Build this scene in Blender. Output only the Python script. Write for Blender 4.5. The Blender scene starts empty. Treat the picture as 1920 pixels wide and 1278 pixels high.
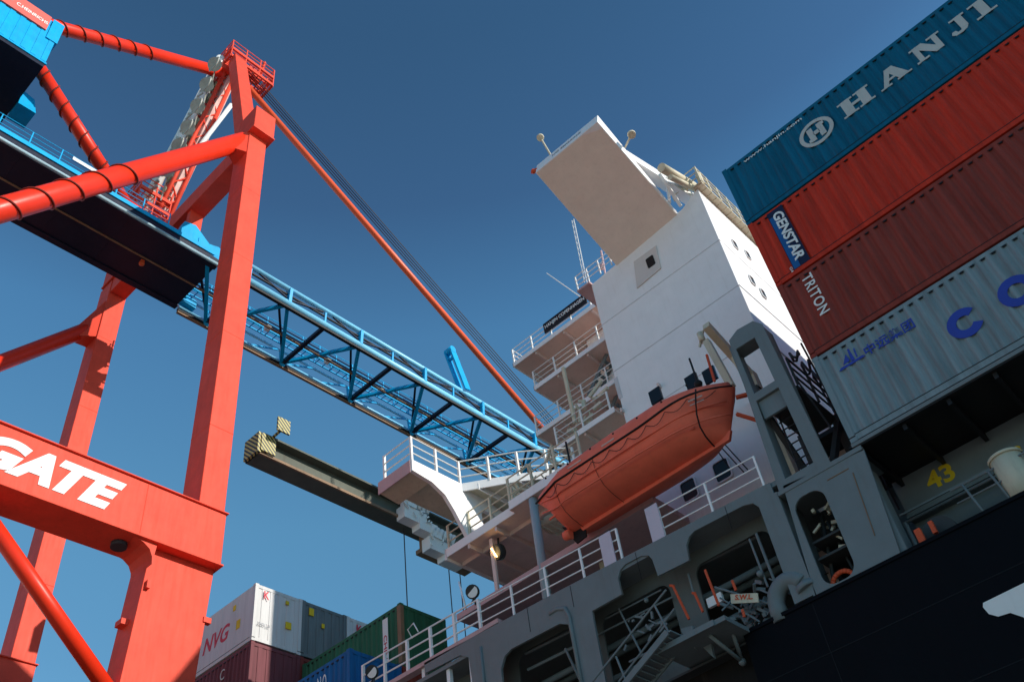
import bpy, bmesh, math, random
from mathutils import Vector, Matrix
random.seed(7)
# ------------------------------------------------------------------ camera
scn = bpy.context.scene
RX = ((0.7206, 0.6829, -0.1203), (-0.5469, 0.4531, -0.7040), (-0.4262, 0.5731, 0.7000))
FPX = 1759.25
CAM = Vector((0, 0, 1.7))
cd = bpy.data.cameras.new('camera'); cam = bpy.data.objects.new('camera', cd)
scn.collection.objects.link(cam)
m3 = Matrix((RX[0], [-v for v in RX[1]], [-v for v in RX[2]])).transposed()
m3 = m3.to_quaternion().to_matrix()
cam.matrix_world = Matrix.Translation(CAM) @ m3.to_4x4()
cd.sensor_width = 36; cd.lens = FPX / 1920 * 36; cd.clip_end = 4000; cd.clip_start = .1
scn.camera = cam
# ------------------------------------------------------------------ light
SUN_AZ, SUN_EL = math.radians(16.7), math.radians(26)     # azimuth from +X towards +Y
w = bpy.data.worlds.new('World'); scn.world = w; w.use_nodes = True
nt = w.node_tree; bg = nt.nodes['Background']
sky = nt.nodes.new('ShaderNodeTexSky'); sky.sky_type = 'NISHITA'; sky.sun_disc = False
sky.sun_elevation = SUN_EL; sky.sun_rotation = math.pi / 2 - SUN_AZ
sky.altitude = 0; sky.air_density = 1.0; sky.dust_density = 0.0; sky.ozone_density = 6
# the photograph's deep polarised sky: darker overhead, clearer blue lower down
wtc = nt.nodes.new('ShaderNodeTexCoord'); wsx = nt.nodes.new('ShaderNodeSeparateXYZ'); wcr = nt.nodes.new('ShaderNodeValToRGB')
nt.links.new(wtc.outputs['Generated'], wsx.inputs[0]); nt.links.new(wsx.outputs[2], wcr.inputs[0])
wst = [(0, (1.25, 1.35, 1.15)), (.45, (1.3, 1.66, 1.35)), (.56, (1.43, 1.9, 1.52)), (.71, (1.27, 1.8, 1.58)), (.8, (.93, 1.17, 1.1)), (.89, (.78, 1.05, .97))]
while len(wcr.color_ramp.elements) < len(wst): wcr.color_ramp.elements.new(.5)
for e_, (p_, c_) in zip(wcr.color_ramp.elements, wst): e_.position = p_; e_.color = (*[v / 2 for v in c_], 1)
wmx = nt.nodes.new('ShaderNodeVectorMath'); wmx.operation = 'MULTIPLY'; nt.links.new(sky.outputs[0], wmx.inputs[0]); nt.links.new(wcr.outputs[0], wmx.inputs[1])
wms = nt.nodes.new('ShaderNodeVectorMath'); wms.operation = 'SCALE'; wms.inputs['Scale'].default_value = 2; nt.links.new(wmx.outputs[0], wms.inputs[0])
nt.links.new(wms.outputs[0], bg.inputs[0]); bg.inputs[1].default_value = 0.10
sd = bpy.data.lights.new('sun', 'SUN'); sd.energy = 4.0; sd.angle = math.radians(.5); sd.color = (1, .93, .82)
so = bpy.data.objects.new('sun', sd); scn.collection.objects.link(so)
sv = Vector((math.cos(SUN_AZ) * math.cos(SUN_EL), math.sin(SUN_AZ) * math.cos(SUN_EL), math.sin(SUN_EL)))
so.rotation_euler = sv.to_track_quat('Z', 'Y').to_euler()
scn.view_settings.view_transform = 'Standard'; scn.view_settings.look = 'None'
scn.view_settings.exposure = 0.27; scn.view_settings.gamma = 1
# ------------------------------------------------------------------ helpers
COL = scn.collection
def at(u, v, ax, val):
    """world point on the plane ax=val seen at photograph pixel (u, v)"""
    a, b, c = u - 960, v - 639, FPX
    d = [RX[0][i] * a + RX[1][i] * b + RX[2][i] * c for i in range(3)]
    t = (val - CAM[ax]) / d[ax]
    return Vector((CAM[0] + d[0] * t, CAM[1] + d[1] * t, CAM[2] + d[2] * t))
MATS = {}
def paint(name, col, rough=.45, var=.12, dirt=.25, dirtcol=(.09, .06, .045), metal=0, scale=1.2, streak=True, vfade=False, bump=.02, spec=.25):
    """painted steel: base colour with fading, grime and rust streaks, fine unevenness"""
    if name in MATS: return MATS[name]
    m = bpy.data.materials.new(name); m.use_nodes = True; n = m.node_tree; L = n.links.new
    b = n.nodes['Principled BSDF']; b.inputs['Metallic'].default_value = metal
    b.inputs['Specular IOR Level'].default_value = spec
    tc = n.nodes.new('ShaderNodeTexCoord')
    n1 = n.nodes.new('ShaderNodeTexNoise'); n1.inputs['Scale'].default_value = scale; n1.inputs['Detail'].default_value = 8; n1.inputs['Roughness'].default_value = .65
    if vfade:
        mv = n.nodes.new('ShaderNodeMapping'); mv.inputs['Scale'].default_value = (3.2, 3.2, .28); L(tc.outputs['Object'], mv.inputs[0]); L(mv.outputs[0], n1.inputs['Vector'])
    else: L(tc.outputs['Object'], n1.inputs['Vector'])
    mr = n.nodes.new('ShaderNodeMapRange'); mr.inputs[1].default_value = .3; mr.inputs[2].default_value = .7
    mr.inputs[3].default_value = 1 - var; mr.inputs[4].default_value = 1 + var; L(n1.outputs['Fac'], mr.inputs[0])
    mul = n.nodes.new('ShaderNodeMix'); mul.data_type = 'RGBA'; mul.blend_type = 'MULTIPLY'; mul.inputs[0].default_value = 1
    mul.inputs[6].default_value = (*col, 1); L(mr.outputs[0], mul.inputs[7])
    mp = n.nodes.new('ShaderNodeMapping'); mp.inputs['Scale'].default_value = (3.5, 3.5, .35) if streak else (2, 2, 2)
    L(tc.outputs['Object'], mp.inputs[0])
    n2 = n.nodes.new('ShaderNodeTexNoise'); n2.inputs['Scale'].default_value = 1.6; n2.inputs['Detail'].default_value = 10; n2.inputs['Roughness'].default_value = .7
    L(mp.outputs[0], n2.inputs['Vector'])
    r2 = n.nodes.new('ShaderNodeMapRange'); r2.inputs[1].default_value = .52; r2.inputs[2].default_value = .78; r2.inputs[3].default_value = 0; r2.inputs[4].default_value = dirt
    L(n2.outputs['Fac'], r2.inputs[0])
    mx = n.nodes.new('ShaderNodeMix'); mx.data_type = 'RGBA'; L(r2.outputs[0], mx.inputs[0]); L(mul.outputs[2], mx.inputs[6]); mx.inputs[7].default_value = (*dirtcol, 1)
    L(mx.outputs[2], b.inputs['Base Color'])
    r3 = n.nodes.new('ShaderNodeMapRange'); r3.inputs[3].default_value = rough - .1; r3.inputs[4].default_value = min(1, rough + .15); L(n2.outputs['Fac'], r3.inputs[0])
    L(r3.outputs[0], b.inputs['Roughness'])
    if bump:
        n3 = n.nodes.new('ShaderNodeTexNoise'); n3.inputs['Scale'].default_value = 1.1; n3.inputs['Detail'].default_value = 3
        L(tc.outputs['Object'], n3.inputs['Vector'])
        bp = n.nodes.new('ShaderNodeBump'); bp.inputs['Strength'].default_value = .35; bp.inputs['Distance'].default_value = bump
        L(n3.outputs['Fac'], bp.inputs['Height']); L(bp.outputs[0], b.inputs['Normal'])
    MATS[name] = m; return m
def stripes(name, a, b_, scale):
    m = bpy.data.materials.new(name); m.use_nodes = True; n = m.node_tree; L = n.links.new
    tc = n.nodes.new('ShaderNodeTexCoord'); wv = n.nodes.new('ShaderNodeTexWave'); wv.bands_direction = 'DIAGONAL'; wv.inputs['Scale'].default_value = scale
    L(tc.outputs['Object'], wv.inputs[0]); cr = n.nodes.new('ShaderNodeValToRGB'); cr.color_ramp.interpolation = 'CONSTANT'
    cr.color_ramp.elements[0].color = (*a, 1); cr.color_ramp.elements[1].position = .5; cr.color_ramp.elements[1].color = (*b_, 1)
    L(wv.outputs['Fac'], cr.inputs[0]); L(cr.outputs[0], n.nodes['Principled BSDF'].inputs['Base Color']); return m
def glow(name, col, s):
    m = bpy.data.materials.new(name); m.use_nodes = True; b = m.node_tree.nodes['Principled BSDF']
    b.inputs['Emission Color'].default_value = (*col, 1); b.inputs['Emission Strength'].default_value = s; b.inputs['Base Color'].default_value = (*col, 1); return m
M = dict(
    red=paint('crane red paint', (.78, .075, .040), .5, .12, .26, (.32, .045, .025), spec=.14),
    redtube=paint('crane red tube paint', (.80, .035, .010), .35, .06, .1, (.25, .05, .03)),
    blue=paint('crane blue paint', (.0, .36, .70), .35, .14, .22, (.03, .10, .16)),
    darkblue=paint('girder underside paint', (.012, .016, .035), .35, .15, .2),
    cable=paint('steel cable', (.05, .05, .06), .5, .1, .1),
    brownpipe=paint('rusty brown pipe', (.24, .15, .09), .6, .2, .5),
    white=paint('ship white paint', (.86, .85, .85), .42, .04, .16, (.42, .34, .26)),
    cream=paint('cream painted steel', (.62, .56, .42), .5, .1, .35),
    grey=paint('ship grey paint', (.165, .195, .205), .5, .08, .3, (.14, .10, .07)),
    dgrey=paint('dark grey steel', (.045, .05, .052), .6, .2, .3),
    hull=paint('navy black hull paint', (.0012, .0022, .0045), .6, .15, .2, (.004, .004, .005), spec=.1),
    deck=paint('bounce tinted deck paint', (.74, .58, .52), .6, .08, .2),  # warm bounce light under the decks is mixed into this colour
    funnelunder=paint('bounce tinted funnel paint', (.88, .77, .67), .65, .05, .12),  # white screen's underside, with the bounce light put into its colour
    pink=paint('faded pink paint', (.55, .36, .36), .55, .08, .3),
    boat=paint('lifeboat orange gelcoat', (.88, .17, .10), .5, .1, .22, (.25, .07, .04), streak=False),
    boatdark=paint('lifeboat black trim', (.015, .012, .012), .6),
    orange=paint('orange stanchion paint', (.65, .09, .03), .5),
    glass=paint('dark window glass', (.012, .014, .018), .08, 0, 0, bump=0),
    yellow=paint('yellow marking paint', (.75, .52, .02), .6, .1, .3),
    black=paint('black paint', (.012, .012, .014), .5),
    letter=paint('white lettering paint', (.8, .8, .78), .5, .04, .12, (.4, .35, .3)),
    oldletter=paint('weathered silver lettering', (.50, .50, .48), .6, .1, .25),
    coscoblue=paint('blue lettering paint', (.03, .06, .36), .5, .08, .15),
    redletter=paint('red lettering paint', (.62, .04, .07), .5, .08, .15),
    greyletter=paint('grey lettering paint', (.30, .31, .34), .5),
    concrete=paint('quay asphalt', (.29, .26, .22), .85, .2, .3, streak=False),
    water=paint('harbour water', (.02, .04, .045), .08, .1, 0, streak=False),
    lampglow=glow('lit floodlight glass', (1, .62, .22), 14),
)
def tag(o, label=None, cat=None, group=None, kind=None):
    if label: o['label'] = label
    if cat: o['category'] = cat
    if group: o['group'] = group
    if kind: o['kind'] = kind
    return o
def thing(name, label, cat, loc=(0, 0, 0), group=None):
    o = bpy.data.objects.new(name, None); COL.objects.link(o); o.location = loc; o.empty_display_size = .5
    return tag(o, label, cat, group)
class MB:
    def __init__(s): s.bm = bmesh.new()
    def face(s, pts): s.bm.faces.new([s.bm.verts.new(p) for p in pts]); return s
    def box(s, x0, x1, y0, y1, z0, z1):
        v = [s.bm.verts.new(p) for p in ((x0,y0,z0),(x1,y0,z0),(x1,y1,z0),(x0,y1,z0),(x0,y0,z1),(x1,y0,z1),(x1,y1,z1),(x0,y1,z1))]
        for f in ((0,3,2,1),(4,5,6,7),(0,1,5,4),(1,2,6,5),(2,3,7,6),(3,0,4,7)): s.bm.faces.new([v[i] for i in f])
        return s
    def hexa(s, a, b):       # a, b: two quads (lists of 4 points), joined
        v = [s.bm.verts.new(p) for p in list(a) + list(b)]
        for f in ((0,3,2,1),(4,5,6,7),(0,1,5,4),(1,2,6,5),(2,3,7,6),(3,0,4,7)): s.bm.faces.new([v[i] for i in f])
        return s
    def beam(s, p, q, w=.1, h=None, up=(0, 0, 1)):
        p, q = Vector(p), Vector(q); d = (q - p).normalized(); h = h or w
        u = Vector(up); sd_ = d.cross(u)
        if sd_.length < 1e-3: sd_ = d.cross(Vector((1, 0, 0)))
        sd_.normalize(); u = sd_.cross(d); a = sd_ * w / 2; b = u * h / 2
        return s.hexa([p-a-b, p+a-b, p+a+b, p-a+b], [q-a-b, q+a-b, q+a+b, q-a+b])
    def tube(s, p, q, r=.05, n=8, r2=None, cap=True):
        p, q = Vector(p), Vector(q); d = (q - p).normalized(); r2 = r if r2 is None else r2
        a = d.cross(Vector((0, 0, 1)))
        if a.length < 1e-3: a = Vector((1, 0, 0))
        a.normalize(); b = d.cross(a)
        A = [s.bm.verts.new(p + (a*math.cos(t)+b*math.sin(t))*r) for t in [2*math.pi*i/n for i in range(n)]]
        B = [s.bm.verts.new(q + (a*math.cos(t)+b*math.sin(t))*r2) for t in [2*math.pi*i/n for i in range(n)]]
        for i in range(n):
            f = s.bm.faces.new((A[i], A[(i+1)%n], B[(i+1)%n], B[i])); f.smooth = n > 6
        if cap: s.bm.faces.new(A[::-1]); s.bm.faces.new(B)
        return s
    def path(s, pts, r=.05, n=6):
        pts = [Vector(p) for p in pts]; rings = []
        for i, p in enumerate(pts):
            d = (pts[min(i+1, len(pts)-1)] - pts[max(i-1, 0)]).normalized()
            a = d.cross(Vector((.13, .27, .95))).normalized(); b = d.cross(a)
            rings.append([s.bm.verts.new(p + (a*math.cos(t)+b*math.sin(t))*r) for t in [2*math.pi*k/n for k in range(n)]])
        for A, B in zip(rings, rings[1:]):
            for k in range(n):
                f = s.bm.faces.new((A[k], A[(k+1)%n], B[(k+1)%n], B[k])); f.smooth = True
        s.bm.faces.new(rings[0][::-1]); s.bm.faces.new(rings[-1]); return s
    def prism(s, pts, vec):
        vec = Vector(vec); A = [s.bm.verts.new(p) for p in pts]; B = [s.bm.verts.new(Vector(p)+vec) for p in pts]; n = len(A)
        s.bm.faces.new(A); s.bm.faces.new(B[::-1])
        for i in range(n): s.bm.faces.new((A[i], B[i], B[(i+1)%n], A[(i+1)%n]))
        return s
    def ball(s, c, r, n=10, m=6, sc=(1,1,1)):
        res = bmesh.ops.create_uvsphere(s.bm, u_segments=n, v_segments=m, radius=r, matrix=Matrix.Translation(c) @ Matrix.Diagonal((*sc, 1)))
        for v in res['verts']:
            for f in v.link_faces: f.smooth = True
        return s
    def build(s, name, mat, parent=None, bevel=0, tri=False):
        bmesh.ops.recalc_face_normals(s.bm, faces=s.bm.faces[:])
        me = bpy.data.meshes.new(name)
        off = Vector(parent_origin(parent))
        bmesh.ops.translate(s.bm, verts=s.bm.verts[:], vec=-off)
        s.bm.to_mesh(me); s.bm.free()
        for mm in (mat if isinstance(mat, (list, tuple)) else [mat]): me.materials.append(mm)
        o = bpy.data.objects.new(name, me); COL.objects.link(o)
        if parent: o.parent = parent
        if bevel:
            b = o.modifiers.new('edge', 'BEVEL'); b.width = bevel; b.segments = 2; b.limit_method = 'ANGLE'
        return o
def parent_origin(p):
    v = Vector((0, 0, 0))
    while p: v += p.location; p = p.parent
    return v
def flat(name, loops, plane, th, mat, parent):
    """plate with holes. loops of 2D points; plane maps (a, b, t)->world; th thickness"""
    cu = bpy.data.curves.new(name, 'CURVE'); cu.dimensions = '2D'; cu.fill_mode = 'BOTH'; cu.extrude = th / 2
    for lp in loops:
        sp = cu.splines.new('POLY'); sp.points.add(len(lp) - 1); sp.use_cyclic_u = True
        for i, (a, b) in enumerate(lp): sp.points[i].co = (a, b, 0, 1)
    return curve_mesh(name, cu, plane, th, mat, parent)
def curve_mesh(name, cu, plane, th, mat, parent, norm=None):
    tmp = bpy.data.objects.new('tmp', cu); COL.objects.link(tmp)
    dg = bpy.context.evaluated_depsgraph_get(); dg.update()
    me = bpy.data.meshes.new_from_object(tmp.evaluated_get(dg))
    bpy.data.objects.remove(tmp); bpy.data.curves.remove(cu)
    me.name = name; off = Vector(parent_origin(parent))
    if norm:
        xs = [v.co.x for v in me.vertices]; ys = [v.co.y for v in me.vertices]
        x0, x1, y0, y1 = min(xs), max(xs), min(ys), max(ys)
        for v in me.vertices: v.co.x = (v.co.x - x0) / (x1 - x0) * norm[0]; v.co.y = (v.co.y - y0) / (y1 - y0) * norm[1]
    for v in me.vertices: v.co = Vector(plane(v.co.x, v.co.y, v.co.z)) - off
    bm = bmesh.new(); bm.from_mesh(me); bmesh.ops.recalc_face_normals(bm, faces=bm.faces[:]); bm.to_mesh(me); bm.free()
    me.materials.clear(); me.materials.append(mat)
    o = bpy.data.objects.new(name, me); COL.objects.link(o)
    if parent: o.parent = parent
    return o
def writing(name, s, origin, U, V, wd, ht, mat, parent, shear=0, bold=0, th=.012, spacing=1):
    cu = bpy.data.curves.new('t', 'FONT'); cu.body = s; cu.size = 1; cu.extrude = th / 2; cu.shear = shear; cu.offset = bold; cu.space_character = spacing
    O, U, V = Vector(origin), Vector(U).normalized(), Vector(V).normalized(); N = U.cross(V)
    return curve_mesh(name, cu, lambda a, b, t: O + U*a + V*b + N*(t + .004), th, mat, parent, (wd, ht))
def rrect(x0, x1, z0, z1, r, n=5):
    out = []
    for cx, cz, a0 in ((x1-r, z1-r, 0), (x0+r, z1-r, 90), (x0+r, z0+r, 180), (x1-r, z0+r, 270)):
        for k in range(n+1):
            a = math.radians(a0 + 90*k/n); out.append((cx + r*math.cos(a), cz + r*math.sin(a)))
    return out
def railing(mb, pts, h=1.1, step=1.5, r=.022, rails=3, rp=.03):
    pts = [Vector(p) for p in pts]
    for si, (a, b) in enumerate(zip(pts, pts[1:])):
        L = (b - a).length; n = max(1, round(L / step))
        for i in range(1 if si else 0, n + 1 - (1 if si == len(pts) - 2 and len(pts) > 3 and (pts[0]-pts[-1]).length < 1e-6 else 0)):
            p = a.lerp(b, i / n); mb.beam(p, p + Vector((0, 0, h)), rp * 2)
        for k in range(rails):
            z = Vector((0, 0, h * (k + 1) / rails)); mb.tube(a + z, b + z, r, 6)
    return mb
XZ = lambda y: (lambda a, b, t: (a, y + t, b))     # facing -Y, reads to +X
YZ = lambda x: (lambda a, b, t: (x - t, a, b))     # facing +X, reads to +Y
XU, YU, ZU = (1, 0, 0), (0, 1, 0), (0, 0, 1)
# ------------------------------------------------------------------ setting
o = MB().box(-400, 400, -400, 17.6, -6, 0).build('quay', M['concrete']); tag(o, 'dark paved container quay under the crane', 'ground', kind='structure')
o = MB().face([(-1500, 17.6, -3), (1500, 17.6, -3), (1500, 1500, -3), (-1500, 1500, -3)]).build('water', M['water']); tag(o, 'dark harbour water beside the quay', 'water', kind='structure')
o = MB().box(-400, 400, 17.6, 17.9, -4, .12).build('quay_kerb', M['concrete']); tag(o, 'raised concrete kerb along the quay edge', 'kerb', kind='structure')
# ------------------------------------------------------------------ crane
CX = -34.8
crane = thing('gantry_crane', 'red ship-to-shore gantry crane with blue lattice boom reaching over the ship', 'crane', (CX, 8, 0))
NX0, NX1 = -28.3, -26.95; FX0, FX1 = -42.75, -41.4
def leg_box(x0, x1, ztop, name, lbl=None):
    mb = MB().box(x0, x1, 15.0, 16.12, 23.55, ztop)
    lo = MB()
    for z in (27.5, 33, 38.5, 44): mb.box(x0-.012, x1+.012, 14.988, 16.132, z, z+.05)
    lg = mb.build('leg', M['red'], crane, .03)
    lo.hexa([(x0, 12.4, 0), (x1-.25, 12.4, 0), (x1-.25, 15.0, 0), (x0, 15.0, 0)], [(x0, 13.55, 21.22), (x1-.25, 13.55, 21.22), (x1-.25, 16.1, 21.22), (x0, 16.1, 21.22)])
    for z in (16.2, 11, 6):
        t = z / 21.2; lo.box(x0-.01, x1-.24, 12.4+1.15*t-.01, 15.0+1.1*t+.01, z, z+.03)
    ll = lo.build('lower_leg', M['red'], crane, .03)
    hb = MB().box(x0+.3, x0+.7, 13.15, 13.45, 18.4, 18.6).box(x1-.26, x1-.1, 13.55, 13.68, 19.6, 19.9).box(x1-.4, x1-.2, 15.9, 16.2, 19.1, 19.3)
    hb.build('bracket', M['red'], ll)
    return lg
nl = leg_box(NX0, NX1, 49.2, 'leg'); fl = leg_box(FX0, FX1, 49.0, 'leg')
for x0, x1 in ((NX0, NX1), (FX0, FX1)):
    hd = MB().box(x0+.15, x1+.45, 14.95, 16.3, 49.2, 51.4).box(x0+.1, x1+.5, 14.9, 16.35, 49.13, 49.24).build('leg_head', M['red'], crane, .03)
# portal beams with the lettering
for x0, x1 in ((NX0+.0, NX1+.1), (FX0, FX1+.1)):
    pb = MB().box(x0, x1, -14.5, 16.15, 21.3, 23.5).box(x0-.06, x1+.09, -14.5, 16.22, 23.5, 23.56).box(x0-.06, x1+.09, -14.5, 16.22, 21.22, 21.3)
    for y in (12.85, 4, -4): pb.box(x0-.012, x1+.012, y, y+.04, 21.3, 23.5)
    pb = pb.build('portal_beam', M['red'], crane, .02)
    hn = MB()     # haunch under the beam
    prof = [(13.6, 21.22), (12.75, 21.22), (13.1, 21.12), (13.35, 20.95), (13.48, 20.7), (13.52, 20.4)]
    hn.prism([(x0+.05, y, z) for y, z in prof], (x1-x0-.1, 0, 0)); hn.build('haunch', M['red'], crane)
    MB().tube(((x0+x1)/2, 12.55, 21.25), ((x0+x1)/2, 12.55, 21.05), .28, 16).build('lamp', M['cable'], pb)
    if x0 > -30:
        xf = x1 + .012
        yy_ = lambda u, v: at(u, v, 0, xf).y
        gl = [('G', yy_(-62, 858), yy_(60, 850)), ('A', yy_(8, 882), yy_(92, 912)), ('T', yy_(97, 917), yy_(188, 898)), ('E', yy_(145, 932), yy_(236, 917))]
        pt = gl[0][1] - .05
        for ch, wd_ in (('O', 1.55), ('R', 1.5), ('U', 1.5), ('E', 1.45)): gl.insert(0, (ch, pt - wd_, pt + .12)); pt -= wd_ - .02
        for ch, ya, yb in gl:
            writing('letter', ch, (xf, ya, 21.76), YU, ZU, yb - ya, 1.32, M['letter'], pb, shear=.42, bold=.055)
# landside legs (out of the picture to the left)
for x0, x1 in ((NX0, NX1), (FX0, FX1)):
    MB().box(x0, x1, -14.5, -13.2, 0, 44.4).build('landside_leg', M['red'], crane)
# cross beams between the legs
MB().box(FX1, NX0, 15.05, 16.1, 47.9, 49.35).build('cross_beam', M['red'], crane, .03)
MB().box(FX1, NX0, -14.3, -13.3, 44.5, 46).build('cross_beam', M['red'], crane)
MB().box(FX1, NX0, -14.3, -13.3, 21.4, 23).build('cross_beam', M['red'], crane)
# haunches where the braces meet the legs
STR = paint('dark strake paint', (.20, .02, .012), .6)
def strake(p, q, r, a, b, turns, parent):
    p, q = Vector(p), Vector(q); d = (q-p).normalized(); u = d.cross(Vector((0,0,1))).normalized(); v = d.cross(u); pts = []
    n = int(turns*20)
    for i in range(n+1):
        t = a + (b-a)*i/n; an = 2*math.pi*turns*i/n
        pts.append(p.lerp(q, t) + (u*math.cos(an)+v*math.sin(an))*(r+.03))
    return MB().path(pts, .05, 5).build('spiral_strake', STR, parent)
def brace(p, q, r, name='brace', st=None, mat=None):
    t = MB().tube(p, q, r, 28).build(name, mat or M['redtube'], crane)
    if st: strake(p, q, r, *st, t)
    return t
brace((-27.6, 15.2, 49.2), (-27.6, -3, 21.4), .52, st=(.30, .80, 9))
MB().hexa([(-28.2, 15.02, 47.2), (-27.0, 15.02, 47.2), (-27.0, 15.02, 49.6), (-28.2, 15.02, 49.6)], [(-27.9, 14.4, 47.3), (-27.3, 14.4, 47.3), (-27.3, 14.4, 48.2), (-27.9, 14.4, 48.2)]).build('gusset', M['red'], crane)
brace((-42.1, 15.2, 45.6), (-42.1, -3, 17.6+3.8), .45)
MB().hexa([(-42.7, 15.02, 44.0), (-41.5, 15.02, 44.0), (-41.5, 15.02, 47.2), (-42.7, 15.02, 47.2)], [(-42.4, 13.9, 43.6), (-41.8, 13.9, 43.6), (-41.8, 13.9, 44.4), (-42.4, 13.9, 44.4)]).build('gusset', M['red'], crane)
for xx in (-27.55, -42.1): brace((xx, 14.2, 15.1), (xx, 3.0, 24.9-.0 if False else 21.3+3.4), .38) if False else brace((xx, 13.3, 15.9), (xx, 7.3, 21.25), .26)
# main girder between the legs
G0, G1, GZ = -37.0, -32.65, 44.4
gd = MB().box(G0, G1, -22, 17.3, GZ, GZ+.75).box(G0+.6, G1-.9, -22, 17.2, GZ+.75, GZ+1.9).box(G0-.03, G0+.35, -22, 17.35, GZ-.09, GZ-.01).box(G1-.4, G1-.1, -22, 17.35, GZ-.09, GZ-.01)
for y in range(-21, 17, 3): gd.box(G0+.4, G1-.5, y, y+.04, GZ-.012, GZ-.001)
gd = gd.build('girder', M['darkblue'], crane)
MB().box(-34.85, -34.76, -22, 17.3, GZ-.07, GZ-.002).build('rail', M['brownpipe'], gd)
MB().tube((G1-.02, -22, GZ+.02), (G1-.02, 17.3, GZ+.02), .11, 8).build('edge_pipe', paint('pale blue edge', (.35, .5, .58), .4), gd)
wk = MB().box(G1-.85, G1-.05, -22, 16.8, GZ+.76, GZ+.83); railing(wk, [(G1-.02, -21, GZ+.8), (G1-.02, 14, GZ+.8)], 1.1, 1.6); wk.box(G1+.02, G1+.07, -20, 17, GZ+.55, GZ+.86)
wk.build('walkway', M['blue'], gd)
MB().box(G1+.05, G1+.08, 8.2, 9.6, GZ+1.5, GZ+1.75).build('notice_plate', M['letter'], gd)
# hangers from cross beam to girder, hinge brackets
hb = MB()
for x in (G0+.2, G1-.5): hb.box(x, x+.35, 15.2, 16.0, GZ+1.9, 47.9)
hb.build('hanger', M['red'], crane)
for hx in (G1-.45, G0):
    MB().prism([(hx, 14.6, GZ+.8), (hx, 18.4, GZ+.3), (hx, 18.4, GZ+.9), (hx, 17.2, GZ+1.5), (hx, 16.6, GZ+1.3), (hx, 15.6, GZ+2.2), (hx, 14.9, GZ+2.0)], (.45, 0, 0)).tube((hx-.1, 17.6, GZ+.9), (hx+.6, 17.6, GZ+.9), .22, 12).box(hx+.05, hx+.5, 15.9, 16.5, GZ+.8, GZ+1.3).build('hinge_bracket', M['blue'], crane)
MB().box(-35.1, -34.9, 13.9, 14.1, 44.1, 44.3).ball((-35.0, 14.0, 44.05), .16).build('lamp', M['orange'], gd)
# boom: two shallow edge trusses with plan bracing
boom = MB()
by0, by1 = 17.5, 52.0
for x, s in ((G1, 1), (G0, -1)):
    boom.tube((x, by0, GZ+.1), (x, by1, GZ+.1), .245 if s > 0 else .17, 12)
    boom.tube((x+.12*s, by0, GZ+1.3), (x+.12*s, by1, GZ+1.3), .17 if s > 0 else .1, 10)
boom = boom.build('boom', paint('boom chord blue', (.22, .60, .85), .3, .1, .15), crane)
ca = at(530, 680, 2, GZ).y; cb = at(885, 860, 2, GZ).y; bay = (cb - ca) / 3
br = MB(); dk = MB()
y = ca - bay
while y < by1:
    p = (G0, y, GZ)
    br.beam(p, (G1, y - bay*.5, GZ+.05), .22)                # lit diagonals
    br.beam((G0, y, GZ+.1), (G1, y + bay*.5, GZ+.05), .2)
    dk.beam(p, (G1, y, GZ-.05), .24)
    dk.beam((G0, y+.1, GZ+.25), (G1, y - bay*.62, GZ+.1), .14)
    br.beam((G0, y, GZ+.1), (G0-.12, y, GZ+1.3), .18); br.beam((G1, y, GZ+.1), (G1+.12, y, GZ+1.3), .12); br.beam((G1, y+bay/2, GZ+.1), (G1+.12, y+bay/2, GZ+1.25), .2, .5)
    for k in range(2):
        y1 = y + bay*k/2
        for x, s in ((G0, -1),): br.beam((x, y1, GZ+.1), (x+.12*s, y1+bay/2, GZ+1.35), .09)
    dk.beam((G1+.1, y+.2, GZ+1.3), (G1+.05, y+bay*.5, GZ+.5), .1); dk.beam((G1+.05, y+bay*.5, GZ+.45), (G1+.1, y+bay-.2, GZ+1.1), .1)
    br.ball((G0, y, GZ+.02), .3, 8, 6)
    y += bay
br.build('bracing', M['blue'], boom); dk.build('shaded_bracing', M['darkblue'], boom)  # second set has its shade painted in as a dark colour
MB().beam((-34.85, by0, GZ), (-34.85, by1, GZ), .13).build('centre_rail', M['brownpipe'], boom)
mb = MB(); y = ca - bay
while y < by1: mb.tube((G0-.05, y+.5, GZ-.14), (G0-.05, min(by1, y+bay-.5), GZ-.14), .13, 8); y += bay
mb.beam((G0, by0, GZ-.26), (G0, by1, GZ-.26), .18, .1); mb.build('lower_pipe', M['brownpipe'], boom)
MB().beam((G1, by0, GZ-.2), (G1, by1, GZ-.2), .2, .16).beam((G0+.02, by0, GZ-.08), (G0+.02, by1, GZ-.08), .2, .2).beam((G1+.05, by0, GZ+.85), (G1+.05, by1, GZ+.85), .1).build('trolley_rail', M['black'], boom)
wk = MB().beam((G0+.55, by0, GZ+1.1), (G0+.55, by1, GZ+1.1), .08).beam((G0+1.05, by0, GZ+1.1), (G0+1.05, by1, GZ+1.1), .08); railing(wk, [(G0+.55, by0, GZ+1.2), (G0+.55, by1, GZ+1.2)], 1.1, 1.4, .03); railing(wk, [(G0+1.05, by0, GZ+1.2), (G0+1.05, by1, GZ+1.2)], 1.0, 1.4, .03)
for k in range(60): yy = by0 + k*.57; wk.box(G0+.55, G0+1.05, yy, yy+.06, GZ+1.08, GZ+1.12)
wk.build('walkway', M['blue'], boom)
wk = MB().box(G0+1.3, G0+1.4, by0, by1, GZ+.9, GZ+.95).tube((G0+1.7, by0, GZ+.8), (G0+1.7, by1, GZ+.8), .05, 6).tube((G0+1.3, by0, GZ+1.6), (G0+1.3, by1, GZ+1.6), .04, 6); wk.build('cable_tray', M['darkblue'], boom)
lm = MB()
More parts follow.
